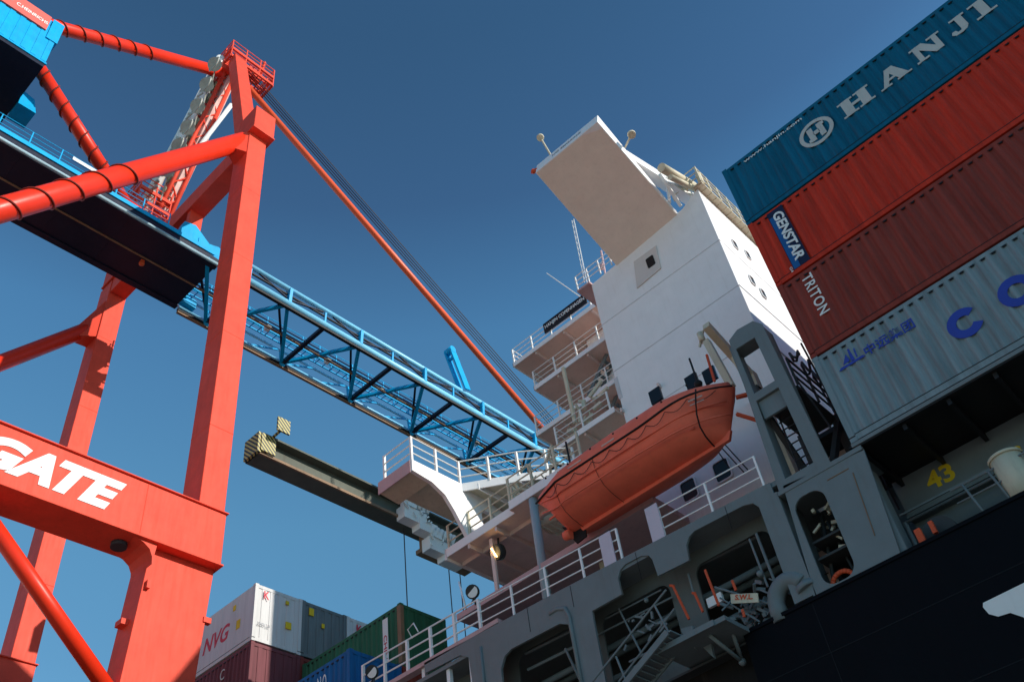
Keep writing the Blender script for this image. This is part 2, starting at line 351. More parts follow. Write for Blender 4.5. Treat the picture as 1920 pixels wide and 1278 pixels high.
for yy in (22.7, 27.4, 32, 36.6, 41.2): lm.box(G0+1.2, G0+1.6, yy, yy+.3, GZ+.7, GZ+1.0)
lm.build('lamp', M['letter'], boom)
# stay post standing on the boom
pst = MB()
for dx in (-.02, .55): pst.beam((G1-.1+dx, 37.2, GZ+1.4), (G1-.35+dx, 36.3, GZ+5.0), .12, .55, (0, 1, 0))
pst.tube((G1-.4, 36.3, GZ+5.0), (G1+.3, 36.3, GZ+5.0), .28, 12).tube((G1-.4, 36.4, GZ+4.3), (G1+.3, 36.4, GZ+4.3), .12, 10)
pst.build('stay_post', M['blue'], boom)
# A-frame mast
AP = Vector((CX, 17.3, 69.8))
MB().beam((-28.3, 15.6, 50.6), (-34.0, 17.1, 69.3), .9, 1.0, (0, 1, 0)).build('mast_leg', M['red'], crane, .03)
f0, f1 = Vector((-39.3, 15.5, 48.8)), Vector((-35.2, 17.2, 70.0))
fm = MB()
for dx, dy in ((-.55, -.4), (.55, -.4), (-.55, .4), (.55, .4)): fm.tube(f0+Vector((dx, dy, 0)), f1+Vector((dx, dy, 0)), .15, 8)
for k in range(18):
    t0, t1 = k/18, (k+1)/18; s = 1 if k % 2 else -1
    fm.beam(f0.lerp(f1, t0)+Vector((.55*s, -.4, 0)), f0.lerp(f1, t1)+Vector((-.55*s, -.4, 0)), .09)
    fm.beam(f0.lerp(f1, t0)+Vector((.55, .4*s, 0)), f0.lerp(f1, t1)+Vector((.55, -.4*s, 0)), .09)
    fm.beam(f0.lerp(f1, t0)+Vector((-.55, -.4, 0)), f0.lerp(f1, t0)+Vector((.55, -.4, 0)), .09)
fm = fm.build('mast_leg', M['red'], crane)
fm_ = MB().beam(f0+Vector((0, .1, 0)), f1+Vector((0, .1, -1)), .8, .7); fm_.build('mast_core', paint('faded mast paint', (.62, .42, .38), .6, .3, .5, (.7, .1, .06)), fm)
GALV = paint('galvanised grey', (.46, .46, .41), .5, .25, .4)
wt = MB().tube(f0+Vector((.15, -.95, 2.5)), f1+Vector((.15, -.95, .2)), .36, 16); wt.build('cable_duct', M['letter'], fm)
random.seed(17); cr_ = MB()
for k in range(26):
    c = f0.lerp(f1, .12+.032*k)+Vector((.2, -1.32, 0)); cr_.beam(c, c+Vector((random.uniform(.2, .7), .1, random.uniform(-.5, .3))), random.uniform(.06, .16))
    if k % 3 == 0: cr_.box(c.x-.25, c.x+.3, c.y, c.y+.2, c.z, c.z+.14)
cr_.build('duct_clamp', GALV, fm)
MB().tube(f0+Vector((.8, .2, 7)), f1+Vector((.8, .2, -6)), .16, 12).build('pipe', M['letter'], fm)
pk = MB()
for k in range(9):
    c = f0.lerp(f1, .30+.07*k)+Vector((.15, -.55, 0)); pk.tube(c+Vector((0, -.1, 0)), c+Vector((0, .15, 0)), .42-.02*(k % 2), 12)
pk.build('sheave', paint('greenish rope sheave', (.25, .25, .17), .6, .3, .5), fm)
for k, (du, dv) in enumerate(((407, 122), (392, 160), (375, 200), (357, 240), (340, 275), (318, 318))):
    c = at(du-3, dv, 1, 14.3); hp = MB().tube(c+Vector((-.1, .18, .2)), c+Vector((.06, -.1, -.12)), .3, 18, .5)
    R0 = .56; hp.path([c + Vector((R0*math.cos(a), -.1, R0*math.sin(a))) for a in [math.radians(30*i) for i in range(13)]], .05, 5)
    hp.beam(c+Vector((-.1, .1, 0)), c+Vector((-1.2, .5, -1.6)), .08)
    hp.build('floodlight', GALV, fm)
# platforms at the mast foot and apex
def platform(c, wx, wy, h, levels=1, nm='platform'):
    mb = MB(); c = Vector(c)
    for l in range(levels):
        z = c.z + l*h
        for s in (-1, 1): mb.beam((c.x-wx, c.y+wy*s, z), (c.x+wx, c.y+wy*s, z), .14, .3); mb.beam((c.x+wx*s, c.y-wy, z), (c.x+wx*s, c.y+wy, z), .14, .3)
        n = int(wx*2/.7)
        for i in range(n): xx = c.x-wx+.7*i+.3; mb.beam((xx, c.y-wy, z+.05), (xx, c.y+wy, z+.05), .07, .12)
        n = int(wy*2/.35)
        for i in range(n): yy = c.y-wy+.35*i+.1; mb.beam((c.x-wx, yy, z+.1), (c.x+wx, yy, z+.1), .05)
        q = [(c.x-wx, c.y-wy, z+.1), (c.x+wx, c.y-wy, z+.1), (c.x+wx, c.y+wy, z+.1), (c.x-wx, c.y+wy, z+.1), (c.x-wx, c.y-wy, z+.1)]
        railing(mb, q, 1.1, 1.2, .04, 2, .04)
    return mb
pl = platform((CX+.1, 18.3, 69.3), .9, 1.9, 1.1, 2); pl.box(CX-.9, CX+.2, 16.3, 17.6, 68.4, 69.5).box(CX-.2, CX+.3, 18.4, 19.4, 69.8, 71.2); pl.beam((CX+.3, 19.4, 70.5), (CX+.6, 19.5, 72.6), .16).beam((CX-.6, 16.6, 70.3), (CX-.4, 16.6, 72), .12)
pl.build('apex_platform', M['red'], crane)
pl = platform((-38.6, 14.9, 51.6), 1.0, 1.1, 1.2, 3)
pl.build('mast_platform', M['red'], crane)
MB().box(-40.0, -38.2, 13.9, 15.4, 49.3, 51.4).build('mast_foot', M['red'], crane, .03)
for k in range(4): MB().tube(Vector((-39.6-.4*k, 14, 52+.1*k)), Vector((-38.8-.6*k, 4, 47.4)), .05, 6).build('wire_rope', M['cable'], crane)
# stays and ropes
brace(AP+Vector((0, .3, -.6)), (CX, 50.5, 49.0), .25, 'forestay', mat=paint('forestay orange red', (.85, .13, .05), .35, .06, .1))
rp = MB()
for k in range(4): rp.tube(AP+Vector((.25+.16*k, .95, -.35+.06*k)), (CX+.45+.2*k, 50.8, 49.5), .04, 6)
rp.build('wire_rope', M['cable'], crane)
brace(AP+Vector((0, -1.1, -2.0)), (CX, -6, 51.9), .42, 'backstay', st=(.22, .60, 8))
brace((-33.9, 11.9, 46.6), (-32.75, 4.3, 52.6), .38, 'strut', st=(.1, .9, 8))
brace((-33.9, 11.9, 46.7), (-33.4, 12.9, 45.9), .3, 'strut_foot')
# machinery house
hx0, hx1, hz0 = -36.3, -31.35, 50.0
mh = MB().box(hx0, hx1, -12, 5.0, hz0, hz0+.25)
for k in range(6): mh.box(hx0+.1, hx1-.1, -11+2.6*k, -10.85+2.6*k, hz0-.25, hz0)
mh = mh.build('machinery_house', M['darkblue'], crane)
hw = MB()
n = 60
for i in range(n): y0 = -12 + 17*i/n; hw.box(hx1-.06, hx1+(.03 if i % 2 else 0), y0, y0+17/n, hz0+.5, hz0+3.9)
hw.box(hx0, hx1-.06, -12, 5.0, hz0+.28, hz0+4.6).box(hx1-.06, hx1+.06, -12, 5.06, hz0+.28, hz0+.42).box(hx0, hx1+.08, 4.5, 5.12, hz0+2.6, hz0+4.65)
hw.build('house_wall', M['blue'], mh)
sg = MB().box(hx1+.02, hx1+.12, -9, 4.35, hz0+3.15, hz0+4.6).build('sign', paint('pale red sign', (.75, .14, .11), .4, .05, .1), mh)
writing('lettering', 'C.HEINRICHS', (hx1+.13, 2.55, hz0+3.62), YU, ZU, 1.75, .3, M['letter'], mh, bold=.02)
MB().ball((hx1+.14, 2.15, hz0+3.85), .2, 12, 8, (.08, 1, 1)).build('emblem', M['letter'], mh)
MB().hexa([(-35.2, 5.02, 49.6), (-33.9, 5.02, 49.6), (-33.9, 6.0, 49.6), (-35.2, 6.0, 49.6)], [(-35.1, 5.02, 51.0), (-34.0, 5.02, 51.0), (-34.0, 5.7, 50.8), (-35.1, 5.7, 50.8)]).build('winch_cover', M['blue'], crane)
hg = MB()
for x in (hx0+.3, hx1-.6):
    for y in (-11, -3): hg.box(x, x+.3, y, y+.3, GZ+1.9, hz0)
hg.build('house_support', M['darkblue'], crane)
# ------------------------------------------------------------------ containers
def cont_meshes(L, H, reefer=False):
    W = 2.438; out = {}
    f = MB(); c = .09
    for x in (0, L-.16):
        for y in (0, W-.16): f.box(x, x+.16, y, y+.16, .16, H-.12)
    for y in (0.02, W-.12):
        f.box(.16, L-.16, y, y+.1, .03, .19); f.box(.16, L-.16, y+.01, y+.09, H-.14, H-.02)
    for x in (0.02, L-.14):
        f.box(x, x+.12, .16, W-.16, .03, .19); f.box(x, x+.12, .16, W-.16, H-.16, H-.02)
    for x in (-.004, L-.174):
        for y in (-.004, W-.174):
            for z in (0, H-.118): f.box(x, x+.178, y, y+.178, z, z+.118)
    for k in range(int(L/1.2)): f.box(.5+1.2*k, .6+1.2*k, .13, W-.13, .04, .15)
    f.box(.16, L-.16, .12, W-.12, .16, .2)
    out['frame'] = f
    def corr(y, depth, sgn):
        mb = MB(); p = .278 if not reefer else 1.2; x = .16; pts = []
        while x < L-.16:
            if reefer: pts += [(x, 0), (x+p-.02, 0), (x+p-.01, depth*.25), (x+p, 0)]
            else: pts += [(x, 0), (x+.072, 0), (x+.14, depth), (x+.212, depth)]
            x += p
        pts = [(min(a, L-.16), d) for a, d in pts] + [(L-.16, 0)]
        prev = None
        for a, d in pts:
            yy = y + sgn*d; v = (mb.bm.verts.new((a, yy, .185)), mb.bm.verts.new((a, yy, H-.13)))
            if prev and (prev[0].co-v[0].co).length > 1e-5: mb.bm.faces.new((prev[0], v[0], v[1], prev[1]))
            prev = v
        return mb
    out['side_wall'] = corr(.02, .05, 1); out['rear_wall'] = corr(W-.03, .036, -1)
    nk = MB(); x = .16
    while x < L-.5 and not reefer: nk.box(x+.13, x+.225, .026, .05, H-.185, H-.139); x += .278  # black notches paint the shade in the recesses below the top rail
    nk.box(.17, L-.17, .012, .03, .189, .207); out['rail_shade_groove'] = nk
    r = MB()
    r.box(.12, L-.12, .08, W-.08, H-.05, H-.03); out['roof'] = r
    e = MB(); x = L-.05
    for i in range(10): y0 = .16+(W-.32)*i/10; e.box(x-.03, x+(.02 if i % 2 else 0), y0, y0+(W-.32)/10, .19, H-.16)
    out['end_wall'] = e
    out['front_wall'] = MB().box(.04, .06, .16, W-.16, .19, H-.16)
    b = MB()
    for y in (.5, .95, 1.45, 1.9):
        b.tube((L+.01, y, .12), (L+.01, y, H-.1), .018, 6); b.box(L, L+.05, y-.04, y+.22, 1.0, 1.04)
        for z in (.3, 1.0, 1.8, H-.3): b.box(L-.01, L+.03, y-.05, y+.05, z, z+.05)
    out['locking_bar'] = b
    res = {}
    for k, mb in out.items():
        bmesh.ops.recalc_face_normals(mb.bm, faces=mb.bm.faces[:]) if k not in ('side_wall', 'rear_wall') else None
        me = bpy.data.meshes.new(k); mb.bm.to_mesh(me); mb.bm.free(); me.materials.append(None); res[k] = me
    return res
CM = {('L', 2.86): cont_meshes(12.19, 2.86), ('L', 2.59): cont_meshes(12.19, 2.59), ('S', 2.59): cont_meshes(6.06, 2.59), ('R', 2.59): cont_meshes(12.19, 2.59, True)}
def container(kind, H, x, y, z, mat, label, group, doors=False, parts=True, barmat=None):
    t = thing('container', label, 'container', (x, y, z), group)
    P = {}
    for k, me in CM[(kind, H)].items():
        if not parts and k == 'rail_shade_groove': continue
        if k == 'locking_bar' and not doors: continue
        if not parts and k in ('rear_wall',): continue
        o = bpy.data.objects.new(k, me); COL.objects.link(o); o.parent = t
        o.material_slots[0].link = 'OBJECT'; o.material_slots[0].material = (barmat or M['dgrey']) if k == 'locking_bar' else M['black'] if k == 'rail_shade_groove' else mat; P[k] = o
    return t, P
def cmat(n, c, v=.12, d=.35): return paint(n, c, .6, v*2, d, (.07, .04, .03), bump=.03, spec=.2, vfade=True)
C = dict(hblue=cmat('container blue paint', (.0, .11, .20)), cred=cmat('container red paint', (.56, .036, .014)), maroon=cmat('container maroon paint', (.25, .042, .028)),
         cgrey=cmat('container pale grey paint', (.20, .26, .285)), green=cmat('container green paint', (.03, .13, .07)), cblue=cmat('container mid blue paint', (.01, .12, .32)),
         white=cmat('reefer white paint', (.62, .62, .62), .05, .15), purple=cmat('container purple paint', (.16, .045, .055)), brown=cmat('container brown paint', (.17, .03, .025)),
         slate=cmat('container slate grey paint', (.15, .18, .19)), sand=cmat('container sand paint', (.3, .24, .16)))
SG = 'containers stacked behind the funnel casing'
CXL = -5.18; YS = 20.0
ZT = [23.67, 20.79, 17.91, 15.03]
t1, p1 = container('L', 2.86, CXL, YS, ZT[0], C['hblue'], 'deep blue container with huge pale letters and round emblem, top of the right stack', SG)
sw = p1['side_wall']; yf = YS + .02
def serif(letter, x0, x1, z0, z1):
    """slab-serif capitals as lists of polygons"""
    w_, h_ = x1-x0, z1-z0; S = .11*h_
    R = lambda a, b, c, d: [(x0+a*w_, z0+c*h_), (x0+b*w_, z0+c*h_), (x0+b*w_, z0+d*h_), (x0+a*w_, z0+d*h_)]
    if letter == 'H': return [R(.1,.38,0,1), R(.62,.9,0,1), R(.38,.62,.42,.58), R(0,.48,0,.1), R(.52,1,0,.1), R(0,.48,.9,1), R(.52,1,.9,1)]
    if letter == 'I': return [R(.28,.72,0,1), R(0,1,0,.1), R(0,1,.9,1)]
    if letter == 'A': return [[(x0+.08*w_, z0), (x0+.24*w_, z0), (x0+.56*w_, z1), (x0+.38*w_, z1)], [(x0+.62*w_, z0), (x0+.92*w_, z0), (x0+.62*w_, z1), (x0+.36*w_, z1)], R(.25,.75,.28,.4), R(0,.36,0,.09), R(.54,1,0,.09)]
    if letter == 'N': return [R(.1,.26,0,1), R(.72,.88,0,1), [(x0+.1*w_, z1), (x0+.42*w_, z1), (x0+.88*w_, z0), (x0+.62*w_, z0)], R(0,.4,0,.1), R(0,.3,.9,1), R(.58,1,.9,1)]
    if letter == 'J': return [R(.5,.85,.2,1), R(.25,1,.9,1), [(x0+.5*w_, z0+.22*h_), (x0+.85*w_, z0+.22*h_), (x0+.72*w_, z0+.06*h_), (x0+.45*w_, z0), (x0+.15*w_, z0+.03*h_), (x0, z0+.18*h_), (x0+.08*w_, z0+.32*h_), (x0+.25*w_, z0+.3*h_), (x0+.3*w_, z0+.16*h_), (x0+.45*w_, z0+.14*h_)]]
def serif_word(word, boxes, y, mat, parent, z0, z1, yd=-.016):
    for i, (ch, (a, b)) in enumerate(zip(word, boxes)):
        mb = MB()
        for j, pg in enumerate(serif(ch, a, b, z0, z1)): mb.prism([(px, y + .0013*j, pz) for px, pz in pg], (0, yd, 0))
        mb.build('letter', mat, parent)
serif_word('HANJIN', [(-1.17, -.12), (.08, 1.08), (1.27, 2.22), (2.4, 3.0), (3.12, 3.72), (3.95, 4.95)], yf, M['oldletter'], t1, 24.95, 25.67)
lg = MB()
def ring(mb, cx, cz, a, b, a2, b2, y, n=28, yd=-.02):
    for i in range(n):
        t0, t1_ = 2*math.pi*i/n, 2*math.pi*(i+1)/n
        mb.prism([(cx+a*math.cos(t0), y, cz+b*math.sin(t0)), (cx+a*math.cos(t1_), y, cz+b*math.sin(t1_)), (cx+a2*math.cos(t1_), y, cz+b2*math.sin(t1_)), (cx+a2*math.cos(t0), y, cz+b2*math.sin(t0))], (0, yd, 0))
ring(lg, -2.04, 25.28, .57, .55, .44, .42, yf)
for j, pg in enumerate([[(-2.3, 24.98), (-2.12, 24.98), (-2.12, 25.58), (-2.3, 25.58)], [(-1.96, 24.98), (-1.78, 24.98), (-1.78, 25.58), (-1.96, 25.58)], [(-2.14, 25.2), (-1.94, 25.2), (-1.94, 25.36), (-2.14, 25.36)], [(-2.36, 25.0), (-2.3, 25.0), (-2.3, 25.12), (-2.36, 25.12)], [(-1.78, 25.44), (-1.72, 25.44), (-1.72, 25.56), (-1.78, 25.56)]]):
    lg.prism([(a, yf, b) for a, b in pg], (0, -.02, 0))
lg.build('emblem', M['oldletter'], t1)
writing('lettering', 'www.hanjin.com', (-4.4, yf, 26.16), XU, ZU, 2.2, .17, M['letter'], t1, bold=.01)
t2, p2 = container('L', 2.86, CXL, YS, ZT[1], C['cred'], 'bright red container with upright navy name panel, second from top at right', SG)
pn = MB().box(-4.52, -3.98, yf-.012, yf-.002, 20.98, 23.55).build('panel', paint('dark navy panel', (.01, .015, .05), .5, .1, .3), t2)
MB().box(-4.50, -4.30, yf-.02, yf-.014, 20.98, 23.3).build('blue_band', paint('panel blue', (.01, .10, .30), .5, .1, .3), pn)
writing('lettering', 'GENSTAR', (-4.37, yf-.014, 23.38), (0, 0, -1), XU, 2.15, .33, M['letter'], pn, shear=.2, bold=.03)
writing('lettering', 'G4', (-4.62, yf-.002, 21.15), (0, 0, -1), XU, .2, .08, M['letter'], t2)
t3, p3 = container('L', 2.86, CXL, YS, ZT[2], C['maroon'], 'dull maroon container with small upright white lettering, third from top at right', SG)
writing('lettering', 'TRITON', (-4.46, yf-.002, 20.56), (0, 0, -1), XU, 1.55, .32, M['letter'], t3, bold=.012, spacing=1.15)
t4, p4_ = container('L', 2.86, CXL, YS, ZT[3], C['cgrey'], 'pale grey container with round blue letters and sailing emblem, lowest at right', SG)
cl = MB(); n = 22
def arc(mb, cx, cz, ro, ri, a0, a1, y, n=22):
    for i in range(n):
        t0, t1_ = math.radians(a0+(a1-a0)*i/n), math.radians(a0+(a1-a0)*(i+1)/n)
        mb.prism([(cx+ro*math.cos(t0), y, cz+ro*math.sin(t0)), (cx+ro*math.cos(t1_), y, cz+ro*math.sin(t1_)), (cx+ri*math.cos(t1_), y, cz+ri*math.sin(t1_)), (cx+ri*math.cos(t0), y, cz+ri*math.sin(t0))], (0, -.012, 0))
arc(cl, -1.52, 16.38, .42, .2, 38, 330, yf); arc(cl, -.2, 16.4, .43, .21, 0, 360, yf)
arc(cl, 1.0, 16.62, .22, .07, 20, 270, yf); arc(cl, 1.0, 16.18, .22, .07, -160, 90, yf)
arc(cl, 2.3, 16.4, .42, .2, 38, 330, yf); arc(cl, 3.6, 16.4, .43, .21, 0, 360, yf)
cl.build('lettering', M['coscoblue'], t4)
writing('lettering', '中远集团', (-3.88, yf-.002, 17.03), XU, ZU, 1.38, .33, M['coscoblue'], t4, bold=.012)
sl = MB()
sl.prism([(-4.66, yf, 17.08), (-3.9, yf, 17.08), (-3.96, yf, 17.15), (-4.6, yf, 17.15)], (0, -.01, 0)).prism([(-4.27, yf, 17.17), (-4.17, yf, 17.17), (-4.2, yf, 17.56), (-4.24, yf, 17.56)], (0, -.01, 0))
sl.prism([(-4.5, yf, 17.2), (-4.33, yf, 17.2), (-4.3, yf, 17.24), (-4.33, yf, 17.45)], (0, -.01, 0)).prism([(-4.12, yf, 17.2), (-4.08, yf, 17.2), (-4.06, yf, 17.5), (-4.1, yf, 17.45)], (0, -.01, 0))
sl.build('emblem', M['coscoblue'], t4)
# red top tier rests; rows further inboard stand one tier higher
inb = [C['maroon'], C['hblue'], C['cred'], C['slate'], C['brown'], C['cgrey']]
inl = ['maroon', 'blue', 'red', 'slate grey', 'brown', 'pale grey']
for r in range(1, 6):
    for k, z in enumerate([26.55] + ZT):
        c = (r*2+k) % 6
        container('L', 2.86, CXL, YS + 2.5*r, z, inb[c], '%s container hidden behind the ship-side stack, row %s inboard, tier %s from top' % (inl[c], 'two three four five six'.split()[r-1], 'one two three four five'.split()[k]), 'inboard containers behind the ship-side stack', parts=False)
# far stacks beyond the crane leg
FG = 'containers stacked forward of the superstructure'
x20 = -24.2 - 6.06
tb, pb_ = container('S', 2.59, x20, 20.0, 15.4, C['cblue'], 'mid blue short container below the green one at the ship side', FG, doors=False)
writing('lettering', 'CAI\n2000', (-26.0, 20.018, 17.6), (0, 0, -1), XU, 1.5, .5, M['letter'], tb)
tg, pg_ = container('S', 2.59, x20, 22.5, 18.0, C['green'], 'weathered green short container with a narrow white lettered strip', FG, doors=False)
MB().box(-24.4, -24.195, 22.495, 22.51, 18.15, 20.5).box(-24.2, -24.19, 22.5, 22.66, 18.15, 20.5).build('rusty_post', M['brownpipe'], tg)
MB().box(-25.25, -24.95, 22.5, 22.515, 18.15, 20.3).build('panel', M['letter'], tg)
writing('lettering', 'CHINA', (-25.19, 22.498, 19.6), (0, 0, -1), XU, 1.3, .18, M['redletter'], tg)
container('S', 2.59, x20, 22.5, 15.4, C['maroon'], 'maroon container directly under the weathered green one', FG)
XR = -30.34 - 12.19
tw, pw = container('R', 2.59, XR, 20.0, 21.03, C['white'], 'white refrigerated container with red lettering, sunlit end, top of far stack', FG, doors=False)
writing('lettering', 'NVG', (-33.95, 20.02, 21.85), XU, ZU, 1.9, .75, M['redletter'], tw, shear=.25, bold=.02)
MB().box(-31.55, -31.3, 20.0, 20.02, 22.0, 22.4).box(-31.9, -31.72, 20.0, 20.02, 23.0, 23.25).build('placard', M['yellow'], tw)
ew = MB()
for y, z, s in ((21.6, 22.0, .28), (21.55, 23.1, .16)): ew.box(-30.335, -30.30, y, y+s, z, z+s*1.1)
ew.build('placard', M['yellow'], tw)
writing('lettering', 'K', (-30.30, 20.42, 23.0), YU, ZU, .26, .36, M['redletter'], tw, bold=.02)
writing('lettering', 'NVGU 210', (-30.30, 20.2, 21.75), YU, ZU, .6, .12, M['greyletter'], tw)
ts, ps = container('L', 2.59, XR, 22.45, 21.03, C['slate'], 'slate grey container with yellow stickers, beside the white one on top', FG, doors=False)
MB().box(-30.345, -30.31, 22.8, 23.05, 23.0, 23.35).box(-30.345, -30.31, 23.5, 23.65, 22.6, 22.8).build('placard', M['yellow'], ts)
tw2, _ = container('R', 2.59, XR, 24.92, 21.03, C['white'], 'white container end with red letter just behind the green container', FG)
writing('lettering', 'K', (-30.31, 25.45, 22.95), YU, ZU, .34, .4, M['redletter'], tw2, bold=.02)
tp, _ = container('L', 2.59, XR, 20.0, 18.4, C['purple'], 'faded purple container under the white refrigerated one', FG)
writing('lettering', 'C', (-32.4, 20.018, 20.1), XU, ZU, .3, .45, M['oldletter'], tp); writing('lettering', 'CAI', (-32.3, 20.018, 19.6), XU, ZU, .4, .2, M['oldletter'], tp)
container('L', 2.59, XR, 22.45, 18.4, C['brown'], 'dark brown container under the slate grey one in the far stack', FG, doors=True)
container('L', 2.59, XR, 24.92, 18.4, C['slate'], 'slate grey container under the white one with the red letter', FG, doors=True)
container('L', 2.59, XR, 20.0, 15.77, C['brown'], 'brown container two below the white refrigerated one', FG)
# ------------------------------------------------------------------ ship
ship = thing('container_ship', 'container ship with navy black hull, grey deck works and white superstructure moored at the quay', 'ship', (-10, 30, 0))
hl = MB()
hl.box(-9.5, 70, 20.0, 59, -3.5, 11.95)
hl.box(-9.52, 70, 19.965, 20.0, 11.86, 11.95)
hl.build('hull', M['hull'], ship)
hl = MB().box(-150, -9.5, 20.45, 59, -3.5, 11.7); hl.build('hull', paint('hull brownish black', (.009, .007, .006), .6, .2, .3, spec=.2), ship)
# big hull letter: top serif and stem of the first letter
hp_ = [(-4.16, 10.2), (-4.2, 10.12), (-4.16, 9.95), (-4.02, 9.83), (-3.78, 9.80), (-3.6, 9.62), (-3.5, 9.3), (-3.5, 6.2), (-3.7, 5.6), (-4.1, 5.4), (-4.16, 5.1), (-1.6, 5.1), (-1.6, 5.4), (-2.0, 5.6), (-2.2, 6.2), (-2.2, 7.3), (-.6, 7.3), (-.6, 5.1), (1.6, 5.1), (1.2, 5.7), (1.2, 9.3), (1.6, 10.2), (-.9, 10.2), (-.6, 9.6), (-.6, 8.1), (-2.2, 8.1), (-2.2, 9.6), (-1.9, 10.26)]
MB().prism([(a, 19.995, b) for a, b in hp_], (0, -.012, 0)).build('lettering', M['letter'], ship)
MB().box(-120, 70, 24.2, 59, 11.95, 12.1).build('main_deck', M['dgrey'], ship)
# aft hatch coaming with numbers, catwalk pipes, drum
co = MB().box(-6.5, 30, 24.3, 24.5, 11.95, 16).box(-5.3, 30, 22.35, 22.6, 13.85, 14.95).box(-5.3, 30, 22.2, 22.62, 13.80, 13.87).box(-5.3, 30, 22.62, 24.3, 11.95, 14.0)
co.build('hatch_coaming', M['grey'], ship)
cb_ = MB().box(-5.3, 30, 21.6, 21.64, 13.62, 13.67).tube((-5.3, 21.6, 13.4), (30, 21.6, 13.4), .04).tube((-5.25, 21.6, 13.4), (-5.25, 21.6, 12), .05)
for k in range(8): cb_.tube((-3.35+.62*k, 20.7, 12), (-3.5+.62*k, 20.7, 13.1), .03)
cb_.tube((-3.8, 20.7, 12.75), (2, 20.7, 12.75), .025).tube((-3.8, 20.7, 13.1), (2, 20.7, 13.1), .025)
cb_.build('catwalk_rail', M['grey'], ship)
writing('lettering', '43', (-4.52, 22.35, 14.24), XU, ZU, .72, .50, M['yellow'], ship, bold=.03)
writing('lettering', '43', (-2.62, 22.18, 13.9), XU, ZU, .45, .26, M['yellow'], ship, bold=.02)
MB().box(-2.7, -1.9, 22.185, 22.2, 13.7, 14.3).build('number_plate', M['grey'], ship)
dr = MB().tube((-2.45, 20.9, 12.0), (-2.45, 20.9, 13.25), .36, 24).tube((-2.45, 20.9, 13.25), (-2.45, 20.9, 13.32), .39, 24); dr.build('vent_drum', M['cream'], ship)
bb = MB().tube((-4.4, 20.6, 12.3), (-4.4, 21.4, 12.3), .38, 18).box(-4.9, -3.5, 20.8, 22.2, 11.95, 12.2); bb.build('mooring_drum', M['dgrey'], ship)
MB().box(-4.85, -4.7, 20.3, 20.4, 11.95, 12.45).box(-4.5, -4.4, 20.35, 20.45, 12.2, 12.5).build('fire_box', M['orange'], ship)
# hatch cover ledge below the container stack
hc = MB().box(-5.3, 30, 20.05, 40, 14.96, 15.0).box(-5.2, 30, 20.0, 20.12, 14.86, 15.0)
for k in range(30): hc.box(-5.1+1.15*k, -5.0+1.15*k, 20.12, 22.3, 14.7, 14.95)
hc.build('hatch_cover', M['black'], ship)
MB().box(-5.2, 30, 19.97, 20.0, 14.9, 15.0).box(-5.25, -5.1, 20.1, 20.25, 11.95, 14.9).build('ledge_edge', M['grey'], ship)
# lashing bridge: lower plate with arch opening, tower frame above
flat('lashing_bridge_plate', [[(-7.45, 11.95), (-5.25, 11.95), (-4.98, 14.7), (-7.2, 14.95)], rrect(-7.15, -6.3, 11.6 + .4, 14.42, .32)], XZ(20.03), .06, M['grey'], ship)
MB().box(-5.32, -5.24, 20.06, 21.2, 11.95, 14.7).box(-7.5, -7.42, 20.0, 21.2, 11.95, 14.9).box(-7.4, -5.0, 19.98, 21.4, 14.74, 14.86).build('lashing_bridge_web', M['grey'], ship)
MB().box(-7.3, -5.4, 21.5, 21.6, 11.95, 14.7).box(-7.15, -6.3, 20.2, 21.5, 12.8, 12.86).box(-7.15, -6.3, 20.3, 21.5, 13.3, 13.36).tube((-7.1, 20.4, 12), (-6.9, 21, 14.3), .05).tube((-6.5, 20.5, 12), (-6.8, 20.9, 14), .04).build('ladder_trunk', M['dgrey'], ship)
jk = MB(); random.seed(3)
for k in range(18):
    x = random.uniform(-7.05, -6.4); y = random.uniform(20.4, 21.3); z = random.uniform(13, 14.3); jk.beam((x, y, z), (x+random.uniform(-.25, .25), y, z+random.uniform(-.2, .2)), random.uniform(.03, .09))
jk.build('lashing_gear', M['cream'], ship)
flat('lashing_tower', [[(-7.35, 14.86), (-5.85, 14.86), (-6.02, 19.95), (-6.22, 20.22), (-6.75, 20.28), (-7.1, 20.1)], [(-7.0, 17.95), (-6.32, 17.95), (-6.36, 19.66), (-7.0, 19.68)], [(-7.08, 15.1), (-6.24, 15.1), (-6.30, 17.7), (-7.02, 17.7)]], XZ(20.03), .06, M['grey'], ship)
lt = MB()
for x in (-7.2, -6.15): lt.box(x, x+.12, 20.06, 20.6, 14.86, 19.9)
lt.box(-7.08, -6.15, 20.06, 20.6, 19.75, 19.85).box(-7.1, -6.1, 20.06, 20.6, 17.72, 17.9).box(-7.02, -6.25, 20.1, 20.18, 17.1, 17.7).build('tower_web', M['grey'], ship)
lb = MB()
for j in range(1, 8):
    y = 20.4 + 2.5*j
    for x in (-7.1, -6.0): lb.beam((x, y, 12), (x, y, 18.0), .28, .28)
    lb.beam((-6.55, y-2.2, 17.9), (-6.55, y, 17.9), 1.1, .15); lb.beam((-6.0, y-2.4, 15), (-6.0, y, 17.8), .16); lb.beam((-7.1, y-2.4, 17.8), (-7.1, y, 15), .16)
railing(lb, [(-5.95, 20.6, 17.9), (-5.95, 37, 17.9)], 1.0, 1.2, .03); railing(lb, [(-7.15, 20.9, 17.9), (-7.15, 37, 17.9)], 1.0, 1.2, .03)
lb.build('lashing_bridge', M['dgrey'], ship)
rods = MB(); random.seed(11)
for k in range(34):
    y = 20.9 + 16*random.random(); x = random.uniform(-5.9, -5.5); z = random.uniform(15, 18.5)
    rods.tube((x, y, z), (x+random.uniform(-.2, .2), y+random.uniform(-.9, .9), z+random.uniform(1.2, 2.6)), .03, 6)
rods.build('lashing_rod', M['cable'], ship)
fr = MB(); random.seed(5)
